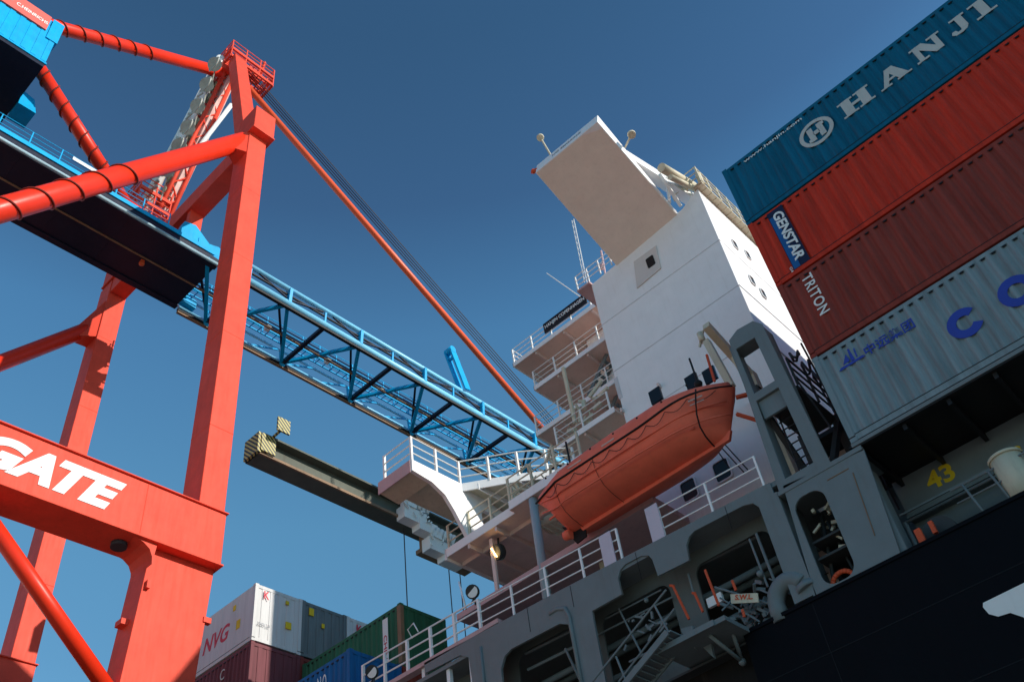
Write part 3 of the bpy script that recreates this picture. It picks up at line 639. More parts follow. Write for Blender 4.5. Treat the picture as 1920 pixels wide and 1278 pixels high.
for k in range(26):
    y = 21+.62*k; fr.path([(-5.8+.12*math.cos(a), y+.12*math.sin(a), 18.9+random.uniform(0, .3)+.18*math.sin(2*a)) for a in [i*.7 for i in range(9)]], .04, 5)
fr.build('lashing_hook', M['cable'], ship)
# ladder seen through the tower
ld = MB()
for x in (-6.9, -6.45): ld.tube((x, 20.7, 14.9), (x, 20.9, 17.6), .025, 6)
for k in range(10): ld.tube((-6.9, 20.7, 15.1+.26*k), (-6.45, 20.7, 15.1+.26*k), .02, 6)
ld.build('ladder', M['cable'], ship)
bk = MB().box(-8.4, -6.2, 23.9, 24.0, 12, 17.6); bk.build('shelter_wall', M['deck'], ship)
rc = None
# promenade gallery: front header with notches, end frame
def Z0(x): return 15.2 - .056*(x+7.5)
hd_out = [(-7.55, 12.0), (-7.55, 15.22), (-8.0, 15.27), (-14.5, 15.62), (-18.6, 15.78), (-18.6, 15.45), (-17.6, 15.3), (-16.9, 15.05), (-16.6, 12), (-13.75, 12), (-13.62, 14.5), (-13.7, 14.95), (-13.45, 15.25)]
flat('gallery_plate', [[(-7.5, 12.0), (-7.5, 15.24), (-14.5, 15.62), (-20, 15.83), (-20, 15.5), (-18.0, 15.42), (-17.3, 15.2), (-17.2, 14.6), (-16.8, 14.6), (-16.7, 12.0), (-13.85, 12.0), (-13.85, 14.42), (-13.77, 14.48), (-13.72, 14.95), (-13.85, 15.15)][:0] + [
    (-7.5, 12.0), (-7.5, 15.24), (-14.5, 15.62), (-20.5, 15.85), (-20.5, 15.5), (-18.9, 15.42), (-18.55, 15.2), (-18.5, 14.5), (-18.4, 12.0), (-17.3, 12.0), (-17.3, 14.3), (-17.1, 14.62), (-16.8, 14.72), (-14.9, 14.66), (-14.6, 14.5), (-14.55, 12.0), (-13.72, 12.0), (-13.72, 14.3), (-13.7, 14.5),
    (-12.62, 14.5), (-12.64, 15.0), (-12.5, 15.2), (-12.3, 15.28), (-11.75, 15.26), (-11.5, 15.15), (-11.42, 14.98), (-11.38, 14.45), (-10.35, 14.4), (-10.3, 14.85), (-10.15, 15.03), (-9.95, 15.1), (-8.4, 15.03), (-8.12, 14.95), (-8.0, 14.75), (-8.0, 12.0)]], XZ(20.04), .08, M['grey'], ship)
# inner wall of the gallery with rounded openings
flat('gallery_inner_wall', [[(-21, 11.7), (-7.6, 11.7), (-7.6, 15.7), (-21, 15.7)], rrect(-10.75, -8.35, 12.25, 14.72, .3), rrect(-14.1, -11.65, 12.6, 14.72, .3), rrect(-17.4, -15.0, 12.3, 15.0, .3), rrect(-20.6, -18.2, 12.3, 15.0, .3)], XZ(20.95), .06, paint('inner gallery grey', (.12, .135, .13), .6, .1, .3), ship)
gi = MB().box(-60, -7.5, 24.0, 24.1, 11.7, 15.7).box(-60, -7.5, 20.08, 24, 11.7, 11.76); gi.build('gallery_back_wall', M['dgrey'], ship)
gp = MB()
for z, y in ((14.15, 21.6), (13.4, 21.9), (14.45, 22.6)): gp.tube((-30, y, z), (-7.8, y, z), .1, 8)
gp.path([(-15.2, 20.0, 15.1), (-14.9, 20.0, 15.12), (-14.6, 19.98, 15.0), (-14.5, 19.97, 14.7), (-14.48, 19.97, 12)], .06, 8)
gp.path([(-18.0, 20.0, 15.3), (-18, 19.97, 13.9), (-18.15, 19.97, 13.7), (-18.4, 19.97, 13.7)], .05, 8)
gp.build('pipe', M['grey'], ship)
MB().box(-60, -7.35, 19.98, 24, 15.86-.12, 15.86-.02).build('gallery_deck_slab', M['dgrey'], ship) if False else None
gdk = MB().hexa([(-60, 20.05, 15.9), (-7.35, 20.05, 15.1), (-7.35, 24, 15.1), (-60, 24, 15.9)], [(-60, 20.05, 15.98), (-7.35, 20.05, 15.24), (-7.35, 24, 15.24), (-60, 24, 15.98)]); gdk.build('gallery_deck', M['grey'], ship)
# open gallery columns further forward, pink deck edge
MB().hexa([(-60, 20.0, 15.95), (-17.2, 20.0, 15.76), (-17.2, 20.3, 15.76), (-60, 20.3, 15.95)], [(-60, 20.0, 16.15), (-17.2, 20.0, 15.9), (-17.2, 20.3, 15.9), (-60, 20.3, 16.15)]).build('deck_edge', M['pink'], ship)
cm_ = MB()
for x in (-18.6, -19.6, -20.7, -21.9, -24, -26, -28): cm_.beam((x, 20.2, 12), (x, 20.2, 15.85), .14)
cm_.build('column', M['white'], ship)
rl = MB()
railing(rl, [(-7.7, 20.1, 15.25), (-10.9, 20.1, 15.4)], 1.0, 1.45, .022, 3, .03); railing(rl, [(-12.4, 20.1, 15.5), (-18, 20.1, 15.78)], 1.05, 1.4, .022, 3, .03)
railing(rl, [(-18, 20.1, 15.85), (-23.6, 20.1, 16.0)], 1.1, 1.1, .03, 3, .045)
rl.tube((-18.6, 20.15, 16.9), (-18.8, 20.15, 18.0), .03).path([(-21.1, 20.1, 17.0), (-21.3, 20.1, 17.4), (-21.0, 20.1, 17.5), (-20.8, 20.1, 17.1)], .025)
rl.build('railing', M['white'], ship)
for x in (-11.28, -13.0): MB().box(x, x+.42, 20.02, 20.06, 15.35, 16.55).build('rail_board', paint('pale lilac board', (.60, .52, .60), .5, .03, .05), ship)
# inner deckhouse wall with windows
dw = MB().box(-13.2, -8.3, 24.0, 24.12, 15.2, 21.0).box(-13.2, -13.08, 24.12, 27, 15.2, 21.0).box(-19.2, -13.2, 27.0, 27.12, 15.9, 21.0); dw.build('deckhouse_wall', M['white'], ship)
wn = MB()
for x, z in ((-10.62, 18.85), (-11.95, 18.85), (-11.6, 20.05)):
    flat('window', [rrect(x, x+.56, z, z+.72, .1)], XZ(23.985), .02, M['glass'], ship); flat('window_frame', [rrect(x-.05, x+.61, z-.05, z+.77, .12), rrect(x, x+.56, z, z+.72, .1)], XZ(23.96), .06, M['white'], ship)
MB().box(-13.2, -8.3, 23.97, 24.0, 16.9, 17.5).build('wall_band', paint('tan wall band', (.38, .24, .17), .6), ship)
# deck at 18.2 (edge and underside)
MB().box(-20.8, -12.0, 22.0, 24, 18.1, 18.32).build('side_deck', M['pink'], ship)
# p4: embarkation deck
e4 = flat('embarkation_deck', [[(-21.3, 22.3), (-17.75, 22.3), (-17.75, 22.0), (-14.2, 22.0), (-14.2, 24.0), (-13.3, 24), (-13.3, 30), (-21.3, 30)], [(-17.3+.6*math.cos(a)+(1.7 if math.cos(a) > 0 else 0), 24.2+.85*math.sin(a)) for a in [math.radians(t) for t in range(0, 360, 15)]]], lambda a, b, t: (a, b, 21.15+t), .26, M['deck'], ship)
MB().box(-21.32, -17.75, 22.26, 22.30, 21.0, 21.36).box(-17.72, -14.2, 21.96, 22.0, 21.0, 21.36).box(-21.36, -21.3, 22.26, 30, 20.9, 21.36).build('deck_edge', M['white'], ship)
bm_ = MB()
for x in (-20.2, -18.8, -14.6): bm_.box(x, x+.1, 22.3, 29, 20.82, 21.02)
for y in (23.0, 25.6): bm_.box(-21.2, -14.3, y, y+.08, 20.86, 21.02)
bm_.build('deck_beam', M['deck'], ship)
st = MB()
for k in range(9): st.box(-18.0+.3*k, -17.8+.3*k, 23.75, 24.65, 21.1-.05*k, 21.15-.05*k)
for y in (23.72, 24.68): st.beam((-18.1, y, 21.25), (-15.3, y, 20.7), .08, .3)
for k in range(6): st.beam((-17.6+.4*k, 23.6, 21.3), (-17.3+.4*k, 24.9, 22.1), .1, .16)
st.path([(-16.9+1.0*math.cos(a), 24.2+.7*math.sin(a), 21.75) for a in [math.radians(t) for t in range(-60, 61, 15)]], .05).path([(-16.6+1.0*math.cos(a), 24.2+.75*math.sin(a), 21.4) for a in [math.radians(t) for t in range(-60, 61, 15)]], .04)
st.build('stairway', M['cream'], ship)
MB().tube((-16.85, 22.15, 15.7), (-16.75, 22.15, 21.0), .16, 14).beam((-16.85, 22.15, 17.3), (-15.6, 22.15, 16.0), .12).beam((-16.8, 22.15, 20.6), (-16.4, 22.4, 21.0), .1).build('deck_post', paint('post grey', (.34, .40, .43), .5, .05, .15), ship)
rl = MB(); railing(rl, [(-17.8, 22.35, 21.3), (-21.2, 22.35, 21.3)], 1.1, 1.2, .03, 3, .04); railing(rl, [(-14.3, 22.05, 21.3), (-17.7, 22.05, 21.3)], 1.1, 1.1, .03, 3, .04)
random.seed(21)
for k in range(34):
    x = random.uniform(-18.3, -15.5); y = random.uniform(22.1, 23.2); z = random.uniform(21.3, 22.9); rl.beam((x, y, z), (x+random.uniform(-.5, .5), y+random.uniform(-.3, .3), z+random.uniform(-.5, .5)), random.uniform(.03, .1))
rl.build('railing', M['cream'], ship)
lp = MB().tube((-19.25, 22.9, 20.4), (-19.2, 22.9, 20.98), .04).tube((-19.3, 22.72, 20.35), (-19.25, 23.0, 20.45), .3, 16); lp = lp.build('floodlight', M['dgrey'], ship)
MB().tube((-19.32, 22.70, 20.33), (-19.3, 22.71, 20.34), .2, 16).build('lit_glass', M['lampglow'], lp)
for c_, pz in ((at(887, 1108, 1, 20.15), 16.9), (at(699, 1258, 1, 20.0), 15.9)):
    fo = MB().tube(c_+Vector((-.08, .16, .1)), c_+Vector((.03, -.06, -.05)), .13, 14, .24).tube(c_+Vector((0, .05, 0)), (c_.x, c_.y+.05, pz), .03).beam(c_+Vector((.2, .05, -.05)), c_+Vector((-.2, .05, -.35)), .04); fo = fo.build('floodlight', M['dgrey'], ship)
    MB().tube(c_+Vector((.03, -.065, -.052)), c_+Vector((.034, -.08, -.056)), .19, 14).build('glass', M['letter'], fo)
# lower forward deckhouse wall beneath and posts
MB().box(-60, -13.2, 27.0, 27.2, 12, 15.9).box(-19.4, -19.25, 22.6, 22.7, 18.3, 20.9).build('bulkhead', M['deck'], ship)
# forward wing platform with curved bracket
wx0, wx1, wy, wz = -22.0, -20.2, 19.6, 23.66
wd = flat('wing_deck', [[(wx0, wy), (wx1, wy), (wx1, 22.2), (-18.3, 23.6), (-16.6, 25.2), (-16.6, 33), (wx0, 33)]], lambda a, b, t: (a, b, wz-.1+t), .1, M['cream'], ship)
MB().box(wx0, wx1, wy-.04, wy, 23.1, wz).build('wing_front', M['pink'], ship)
br_ = [(19.6, 23.66), (22.2, 23.7), (23.0, 23.66), (24.6, 23.3), (24.6, 22.95), (23.35, 22.95), (23.2, 22.7), (23.3, 21.36), (22.25, 21.36), (21.7, 22.2), (21.25, 22.75), (20.6, 23.05), (19.6, 23.15)]
MB().prism([(wx1-.08, a, b) for a, b in br_], (.16, 0, 0)).build('wing_bracket', M['white'], ship)
MB().hexa([(-22, 19.6, 23.2), (wx1-.1, 19.6, 23.2), (wx1-.1, 20.6, 23.1), (-22, 20.6, 23.1)], [(-22, 19.6, 23.55), (wx1-.1, 19.6, 23.55), (wx1-.1, 20.6, 23.55), (-22, 20.6, 23.55)]).build('wing_box', M['cream'], ship)
wr = MB(); railing(wr, [(-21.7, 19.65, wz), (wx1+.02, 19.65, wz), (wx1+.02, 22.2, wz), (-18.3, 23.6, wz), (-16.7, 25.2, wz)], 1.15, 1.3, .028, 3, .045); wr.build('railing', M['letter'], ship)
we = MB()
for a, b in (((wx1, 22.2), (-18.3, 23.6)), ((-18.3, 23.6), (-16.6, 25.2))): we.beam((*a, wz-.12), (*b, wz-.12), .06, .36)
we.beam((-19.6, 22.6, wz-.2), (-19.6, 26, wz-.2), .05, .3); we.beam((-18.3, 23.6, wz-.2), (-18.3, 27, wz-.2), .05, .3)
we.build('deck_edge', M['white'], ship)
# accommodation block, stacked aft decks, bounce light painted into their brown undersides
MB().box(-21.4, -15.3, 33.2, 50, 12, 36.4).build('accommodation_block', M['white'], ship)
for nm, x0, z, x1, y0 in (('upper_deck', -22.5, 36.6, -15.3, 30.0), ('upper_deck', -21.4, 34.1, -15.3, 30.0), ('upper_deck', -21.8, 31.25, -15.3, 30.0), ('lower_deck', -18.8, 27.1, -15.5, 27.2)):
    d = MB().box(x0, x1, y0+.04, 46, z-.02, z+.14); d = d.build(nm, paint('bounce tinted deck brown', (.76, .54, .45), .6, .06, .2), ship)
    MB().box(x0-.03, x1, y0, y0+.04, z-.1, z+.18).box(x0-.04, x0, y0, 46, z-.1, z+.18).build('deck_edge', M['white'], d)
    bmx = MB()
    for k in range(3): bmx.box(x0+1.5+2*k, x0+1.6+2*k, y0+.1, 33, z-.22, z-.02)
    bmx.build('deck_beam', M['deck'], d)
    r_ = MB(); railing(r_, [(x1-.2, y0+.05, z+.14), (x0+.05, y0+.05, z+.14), (x0+.05, 40, z+.14)], 1.05, 1.5, .024, 3, .035); r_.build('railing', M['letter'], d)
# deckhouse between the aft decks
MB().box(-18.6, -15.3, 31.6, 33.2, 27.2, 36.5).build('deckhouse', M['white'], ship)
for z0, z1 in ((31.5, 34.0), (28.6, 31.3)):
    sr = MB()
    for k in range(9): sr.box(-19.6+.26*k, -19.42+.26*k, 30.9, 31.5, z0+.27*k, z0+.27*k+.04)
    for y in (30.88, 31.52): sr.beam((-19.7, y, z0-.1), (-17.2, y, z1), .06, .2)
    sr.build('stairway', M['grey'], ship)
dv = MB(); random.seed(31)
for k in range(16):
    x = random.uniform(-18.2, -16.4); z = random.uniform(28.0, 29.6); dv.beam((x, 28, z), (x+random.uniform(-.7, .7), 28+random.uniform(-.3, .3), z+random.uniform(-.7, .7)), random.uniform(.06, .16))
dv.beam((-17.7, 27.4, 27.9), (-17.7, 27.4, 31.3), .14); dv.build('provision_winch', M['cream'], ship)
# name board
nb = MB().box(-20.0, -17.0, 29.9, 29.97, 37.05, 37.75).build('name_board', M['black'], ship)
writing('lettering', 'HANJIN COPENHAGEN', (-19.9, 29.9, 37.25), XU, ZU, 2.8, .32, M['letter'], nb, bold=.02)
an = MB()
an.tube((-17.3, 29.9, 37.7), at(1025, 512, 1, 29.9), .04, 6, .025)
an.build('antenna', M['letter'], ship)
am = MB(); a0, a1 = at(1098, 528, 1, 28.2), at(1074, 412, 1, 28.2)
for dx, dy in ((-.07, 0), (.07, 0), (0, .12)): am.tube(a0+Vector((dx, dy, 0)), a1+Vector((dx, dy, 0)), .02, 5)
for k in range(22): t = k/22; am.beam(a0.lerp(a1, t)+Vector((-.07 if k % 2 else .07, 0, 0)), a0.lerp(a1, t+1/22)+Vector((.07 if k % 2 else -.07, 0, 0)), .02)
am.build('lattice_mast', M['letter'], ship)
MB().tube(at(1135, 515, 1, 28), at(1127, 470, 1, 28), .05, 6).beam(at(1127, 505, 1, 28), at(1129, 496, 1, 28), .18).build('aerial', M['pink'], ship)
# funnel casing
cs = MB()
cs.prism([(-15.45, 27.5, 15.2), (-8.55, 27.5, 15.2), (-8.45, 27.5, 36.0), (-9.5, 27.5, 35.45), (-15.15, 27.5, 35.05)], (0, 9, 0))
cs = cs.build('funnel_casing', M['white'], ship, .03)
sm = MB()
for z in (32.2, 29.25, 26.3, 23.3): sm.box(-15.35, -8.5, 27.487, 27.5, z, z+.035).box(-8.5, -8.452, 27.5, 36.5, z, z+.03)
sm.box(-15.3, -15.1, 27.48, 27.5, 27.7, 28.9).build('weld_seam', paint('seam shade paint', (.60, .59, .60), .5), cs)
flat('window_pad', [[(-12.88, 32.8), (-11.45, 32.95), (-11.3, 34.42), (-12.62, 34.45)]], XZ(27.47), .05, paint('pad paint', (.66, .61, .58), .5, .03, .08), cs)
flat('window', [rrect(-12.02, -11.6, 33.4, 34.02, .06)], XZ(27.43), .03, M['glass'], cs)
for y, z in ((29.05, 33.0), (30.25, 33.2), (29.2, 30.65), (29.9, 30.3)): flat('window_frame', [rrect(y-.03, y+.37, z-.03, z+.53, .07), rrect(y, y+.34, z, z+.5, .06)], YZ(-8.43), .05, M['white'], cs); flat('window', [rrect(y, y+.34, z, z+.5, .06)], YZ(-8.455), .02, M['glass'], cs)
MB().box(-15.9, -15.1, 27.3, 30, 35.0, 35.12).build('casing_platform', M['pink'], cs)
rl = MB(); railing(rl, [(-15.85, 27.35, 35.1), (-13.7, 27.35, 35.1)], 1.0, .8, .025)
rl.build('railing', M['letter'], cs)
tp_ = MB().box(-8.6, -8.1, 27.3, 36, 35.95, 36.02)
for k in range(20): tp_.beam((-8.6, 27.4+.42*k, 35.93), (-8.1, 27.4+.42*k, 35.93), .05)
railing(tp_, [(-9.6, 27.3, 36.0), (-8.12, 27.3, 36.02), (-8.12, 36, 36.02)], 1.1, .9, .028, 3, .04); tp_.tube((-8.2, 27.6, 36), (-8.2, 27.6, 36.9), .14)
tp_.build('top_walkway', M['cream'], cs)
# cantilevered funnel screen
A1, A2 = Vector((-13.58, 27.7, 34.98)), Vector((-9.8, 27.7, 35.28)); B2 = at(1120, 228, 1, 22.35)
_n = (A2 - A1).cross(B2 - A1); _d = at(1004, 324, 1, 22.35) - CAM; B1 = CAM + _d * ((A1 - CAM).dot(_n) / _d.dot(_n))
up = Vector((0, .25, .82))
sc_ = MB().hexa([A1, A2, A2+up*.25, A1+up*.25], [B1, B2, B2+up, B1+up]); sc_.build('funnel_screen', M['white'], cs, .02)
ins = MB().hexa([A1+Vector((.03, -.03, -.025)), A2+Vector((-.03, -.03, -.025)), A2+Vector((-.03, -.03, .01)), A1+Vector((.03, -.03, .01))], [B1+Vector((.05, .05, -.025)), B2+Vector((-.05, .05, -.025)), B2+Vector((-.05, .05, .01)), B1+Vector((.05, .05, .01))]); ins.build('screen_underside', M['funnelunder'], cs)  # thin plate holding the bounce light tint below the white screen
s1 = MB().beam(B2.lerp(A2, .38)+up*.95+Vector((-.35, 0, 0)), Vector((-9.1, 28.2, 36.3)), .5, .5); s1.build('side_beam', M['white'], cs)
s1 = MB().tube(at(1225, 300, 1, 24.9)+Vector((0, .6, 0)), Vector((-8.75, 28.0, 36.9)), .22, 14).tube(at(1242, 318, 1, 25.3)+Vector((0, .6, 0)), Vector((-8.6, 28.2, 36.5)), .14, 12); s1.build('exhaust_pipe', M['cream'], cs)
s1 = MB().beam(A2.lerp(B2, .12)+Vector((.0, 0, .2)), Vector((-9.3, 26.6, 36.9)), .12).beam(Vector((-9.4, 27.2, 35.3)), Vector((-9.4, 26.2, 36.9)), .14); s1.build('screen_strut', M['white'], cs)
Ux = (B2-B1).normalized(); Uz = up.normalized(); Nn = Ux.cross(Uz)
writing('lettering', 'NO SMOKING', B1.lerp(B2, .27)+up*.38+Nn*.004, Ux, Uz, 1.7, .2, M['greyletter'], cs, bold=.01)
def lampo(c, b, r, mat=M['cream']):
    mb = MB().tube(b, c, .05).ball(c, r, 12, 8); mb.tube(Vector(c), Vector(c)+Vector((.05, -.1, -r*1.1)), r*.9, 14); return mb
lampo(at(1013, 258, 1, 22.6), B1.lerp(B2, .22)+up*.95+Vector((0, .15, 0)), .19).build('floodlight', M['cream'], cs)
lampo(at(1184, 252, 1, 24), B2.lerp(A2, .33)+up*.9, .2).build('floodlight', M['cream'], cs)
MB().ball(B1+up*.5+Vector((-.16, 0, 0)), .13).tube(B1+up*.5+Vector((-.3, 0, 0)), B1+up*.5+Vector((.05, 0, 0)), .05).build('navigation_light', M['orange'], cs)
# ------------------------------------------------------------------ lifeboat on its davits
YB = 21.3
def boat_section(x):
    """half breadth, keel z, gunwale z, crown z at x (stern -15.35 .. bow -7.95)"""
    t = (x + 15.35) / 7.4
    hb_ = 1.28 * (min(1, .62 + 2.2*t) if t < .2 else 1) * (1 - max(0, (t-.70)/.30)**2.7 * .95)
    return t, hb_
def gz(t): return 19.22 + .55*max(0, t-.55)**1.5*2.2 + .12*(1-t) if False else 19.22 - .0*t + .42*max(0, (t-.6)/.4)**1.8 + .10*max(0, (.2-t)/.2)
rows = []
NS = 30
boat = thing('lifeboat', 'orange enclosed lifeboat hanging from its davits below the white funnel casing', 'lifeboat', (-11.6, YB, 18.1))
hb2 = MB(); bm = hb2.bm; prev = None
prof = [(0, 0), (.14, .015), (.45, .09), (.72, .22), (.89, .44), (.97, .72), (1.0, 1.0)]
for i in range(NS+1):
    t = i/NS; x = -15.35 + 7.4*t; _, h = boat_section(x)
    kz = 18.12 + .12*max(0, (t-.88)/.12)**1.6 + .55*max(0, (.08-t)/.08)**1.3; g = gz(t)
    bow = max(0, (t-.6)/.4); rk = .6*max(0, (t-.75)/.25)**1.2; sk = .55*max(0, (.1-t)/.1)**1.4; row = []
    for sgn in (-1, 1):
        pr = prof if sgn == -1 else prof[::-1][:-1]
        if sgn == 1: continue
    P_ = []
    for a, b in prof[::-1]:
        aa = a*(1-.45*bow**1.3*(1-b)) ; P_.append((x - rk*(1-b) + sk*(1-b), YB - h*aa, kz + (g-kz)*b))
    for a, b in prof[1:]:
        aa = a*(1-.45*bow**1.3*(1-b)); P_.append((x - rk*(1-b) + sk*(1-b), YB + h*aa, kz + (g-kz)*b))
    vs = [bm.verts.new(p) for p in P_]
    if prev:
        for k in range(len(vs)-1):
            f = bm.faces.new((prev[k], prev[k+1], vs[k+1], vs[k])); f.smooth = True
    else: bm.faces.new(vs)
    prev = vs
bm.faces.new(prev[::-1])
hb2.build('hull', M['boat'], boat)
cn = MB(); bm = cn.bm; prev = None
for i in range(NS+1):
    t = i/NS; x = -15.3 + 7.25*t; _, h = boat_section(x); h *= .985; g = gz(t)+.0
    ch = 1.12*math.sin(math.pi*min(1, max(0, (t+.06)/1.12)))**.35 * (1 - .6*max(0, (t-.72)/.28)) 
    P_ = [(x, YB + h*math.cos(a)*(1 - .12*math.sin(a)), g + ch*math.sin(a)**.8) for a in [math.pi*(1-k/12) for k in range(13)]]
    vs = [bm.verts.new(p) for p in P_]
    if prev:
        for k in range(12):
            f = bm.faces.new((prev[k], prev[k+1], vs[k+1], vs[k])); f.smooth = True
    else: bm.faces.new(vs)
    prev = vs
bm.faces.new(prev[::-1]); cn.build('canopy', M['boat'], boat)
fd = MB(); fd.path([(-15.4+7.42*i/24, YB - boat_section(-15.35+7.4*i/24)[1]*1.01, gz(i/24)) for i in range(25)], .036, 8)
fd.path([(-15.4+7.42*i/24, YB + boat_section(-15.35+7.4*i/24)[1]*1.01, gz(i/24)) for i in range(25)], .036, 8); fd.build('fender', M['boatdark'], boat)
kl = MB().hexa([(-14.3, YB-.06, 17.98), (-8.65, YB-.06, 18.02), (-8.65, YB+.06, 18.02), (-14.3, YB+.06, 17.98)], [(-14.5, YB-.05, 18.35), (-8.5, YB-.05, 18.3), (-8.5, YB+.05, 18.3), (-14.5, YB+.05, 18.35)])
kl.path([(-15.0+.25*i, YB-.75-.12*math.sin(math.pi*i/24), 18.5) for i in range(24)], .04, 6).build('keel', M['boat'], boat)
MB().prism([(-15.1, YB-.03, 18.55), (-14.2, YB-.03, 18.15), (-14.25, YB-.03, 17.75), (-14.65, YB-.03, 17.7)], (0, .06, 0)).build('rudder', M['boatdark'], boat)
MB().tube((-15.0, YB-.1, 18.12), (-14.7, YB-.1, 18.08), .15, 16, .19).build('propeller_nozzle', M['boat'], boat)
ln = MB()
for k in range(9):
    x0 = -14.8+.72*k
    pts = []
    for j in range(7):
        x = x0+.72*j/6; tt = (x+15.35)/7.4; h = boat_section(x)[1]; sag = .22*math.sin(math.pi*j/6); pts.append((x, YB-h*1.005-.01, gz(tt)-.12-sag))
    ln.path(pts, .010, 5)
ln.build('grab_line', M['boatdark'], boat)
for xx in (-14.25, -12.6, -9.15):
    t = (xx+15.35)/7.4; h = boat_section(xx)[1]; g = gz(t); pts = []
    for a, b in prof[::-1]: pts.append((xx + (.5*b if xx > -10 else 0), YB-h*a*1.0-.015, 18.1+(g-18.1)*b-.015))
    MB().path(pts, .025 if xx > -10 else .008, 5).build('strap', M['boatdark'], boat)
hw_ = MB()
for k in range(7): x = -14.6+.95*k; hw_.ball((x, YB-1.12, 19.72), .035)
hw_.build('fitting', M['boatdark'], boat)
tx = MB()
for x, l in ((-13.6, .55), (-12.2, .5)): tx.beam((x, YB-1.23, 19.45), (x+l, YB-1.23, 19.45), .012, .06)
tx.beam((-9.0, YB-1.16, 19.12), (-8.6, YB-.96, 19.2), .012, .05); tx.beam((-9.0, YB-1.13, 18.98), (-8.6, YB-.93, 19.06), .012, .03)
tx.build('marking', paint('faded marking', (.62, .40, .34), .5), boat)
hx_ = MB()
for x in (-14.2, -12.9, -11.5, -10.1): hx_.box(x, x+.42, YB-1.0, YB-.9, 19.62, 19.78)
hx_.build('porthole', paint('smoked window', (.10, .035, .03), .3), boat)
ch_ = MB()
for q_ in (.30, .62): ch_.path([(-15.2+7.0*i/24, YB-boat_section(-15.2+7.0*i/24)[1]*(.93 if q_ < .5 else .985)*(1-.2*max(0, (i/24-.6)/.4)), 18.12+(gz(i/24)-18.12)*q_ + (.35*max(0, (.12-i/24)/.12))) for i in range(25)], .028, 6)
ch_.build('rubbing_strake', M['boat'], boat)
hk = MB()
for x in (-14.3, -9.0): hk.tube((x, YB, 20.0), (x, YB, 21.6), .035).ball((x, YB, 20.5), .14)
hk.build('lifting_hook', M['boatdark'], boat)
for x in (-15.2, -8.05):
    dv = MB().beam((x, 23.6, 16.0), (x, 23.4, 20.8 if x < -10 else 21.5), .3, .35)
    if x > -10: dv.beam((x, 23.4, 21.4), (x, 21.2, 22.3), .24, .3); dv.beam((x, 22.4, 21.8), (x, 23.5, 19.5), .14)
    dv.build('davit', M['cream'], ship)
rd = MB().beam((-7.9, 21.0, 19.0), (-7.05, 21.4, 18.95), .1).beam((-8.1, 21.1, 18.55), (-7.3, 21.4, 17.75), .09).beam(at(1325, 665, 1, 22.5), at(1340, 715, 1, 22.5), .07); rd.build('gripe_lever', M['orange'], ship)
dd = MB().beam(at(1325, 640, 1, 22.6), at(1372, 725, 1, 22.6), .22).tube(at(1318, 640, 1, 22.6), at(1312, 625, 1, 22.6), .12).beam(at(1312, 650, 1, 22.6), at(1318, 620, 1, 22.6), .07); dd.build('davit_arm', M['cream'], ship)
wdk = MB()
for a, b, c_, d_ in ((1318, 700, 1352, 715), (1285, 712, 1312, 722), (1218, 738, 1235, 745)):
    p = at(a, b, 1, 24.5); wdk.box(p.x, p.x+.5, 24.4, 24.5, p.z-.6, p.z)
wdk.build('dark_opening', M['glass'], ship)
fl_ = MB()
for a, b, c_, d_ in ((1345, 830, 1395, 885), (1352, 825, 1402, 880), (1342, 840, 1370, 880)): fl_.tube(at(a, b, 1, 22.6), at(c_, d_, 1, 22.6), .02)
fl_.build('boat_fall', M['cable'], ship)
# ------------------------------------------------------------------ deck gear near the gangway
gn = MB(); gc = Vector((-7.9, 19.95, 12.25)); pts = [(-8.5, 20.15, 11.8), (-8.5, 20.15, 12.15)] + [(-8.05-.45*math.cos(a), 20.15, 12.2+.48*math.sin(a)) for a in [math.radians(d) for d in range(15, 165, 15)]]
pts = [(x, y, z) for x, y, z in pts]; gn.path(pts, .22, 16); gn.tube((-7.63, 20.15, 12.36), (-7.6, 20.15, 12.22), .28, 18); gn.build('gooseneck_vent', M['grey'], ship)
wl = MB(); random.seed(9)
for k in range(46):
    x = random.uniform(-9.7, -8.5); y = random.uniform(20.2, 20.9); z = random.uniform(11.9, 13.4-.6*abs(x+9)); wl.beam((x, y, z), (x+random.uniform(-.3, .3), y+random.uniform(-.2, .2), z+random.uniform(-.3, .3)), random.uniform(.03, .1))
wl.build('winch_gear', M['grey'], ship)
MB().hexa([(-9.55, 19.98, 12.75), (-8.85, 19.98, 12.45), (-8.85, 20.02, 12.45), (-9.55, 20.02, 12.75)], [(-9.5, 19.98, 12.98), (-8.8, 19.98, 12.68), (-8.8, 20.02, 12.68), (-9.5, 20.02, 12.98)]).build('warning_board', M['cream'], ship)
writing('lettering', 'S.W.L.', (-9.42, 19.975, 12.78), (1, 0, -.42), (.42, 0, 1), .5, .13, M['orange'], ship, bold=.02)
MB().box(-10.3, -9.85, 20.2, 20.3, 13.05, 13.3).build('equipment_box', M['letter'], ship)
gx = MB(); random.seed(77)
for (a, b), (c_, d_), r_, y_ in (((1160, 1140), (1230, 1278), .03, 20.6), ((1135, 1160), (1240, 1105), .025, 20.7), ((1120, 1190), (1262, 1118), .03, 20.8), ((1060, 1215), (1090, 1278), .04, 20.5), ((985, 1225), (1075, 1180), .05, 20.9), ((990, 1255), (1085, 1208), .05, 20.9), ((1290, 1075), (1300, 1110), .03, 20.5), ((1310, 1060), (1420, 1005), .06, 21.3), ((1405, 1010), (1440, 1100), .03, 20.3), ((1418, 1000), (1455, 1095), .04, 20.3), ((1340, 1100), (1440, 1130), .03, 20.2), ((1350, 1120), (1425, 1165), .025, 20.2), ((1180, 1240), (1280, 1190), .03, 20.3), ((1200, 1262), (1290, 1215), .03, 20.3)):
    gx.tube(at(a, b, 1, y_), at(c_, d_, 1, y_), r_, 6)
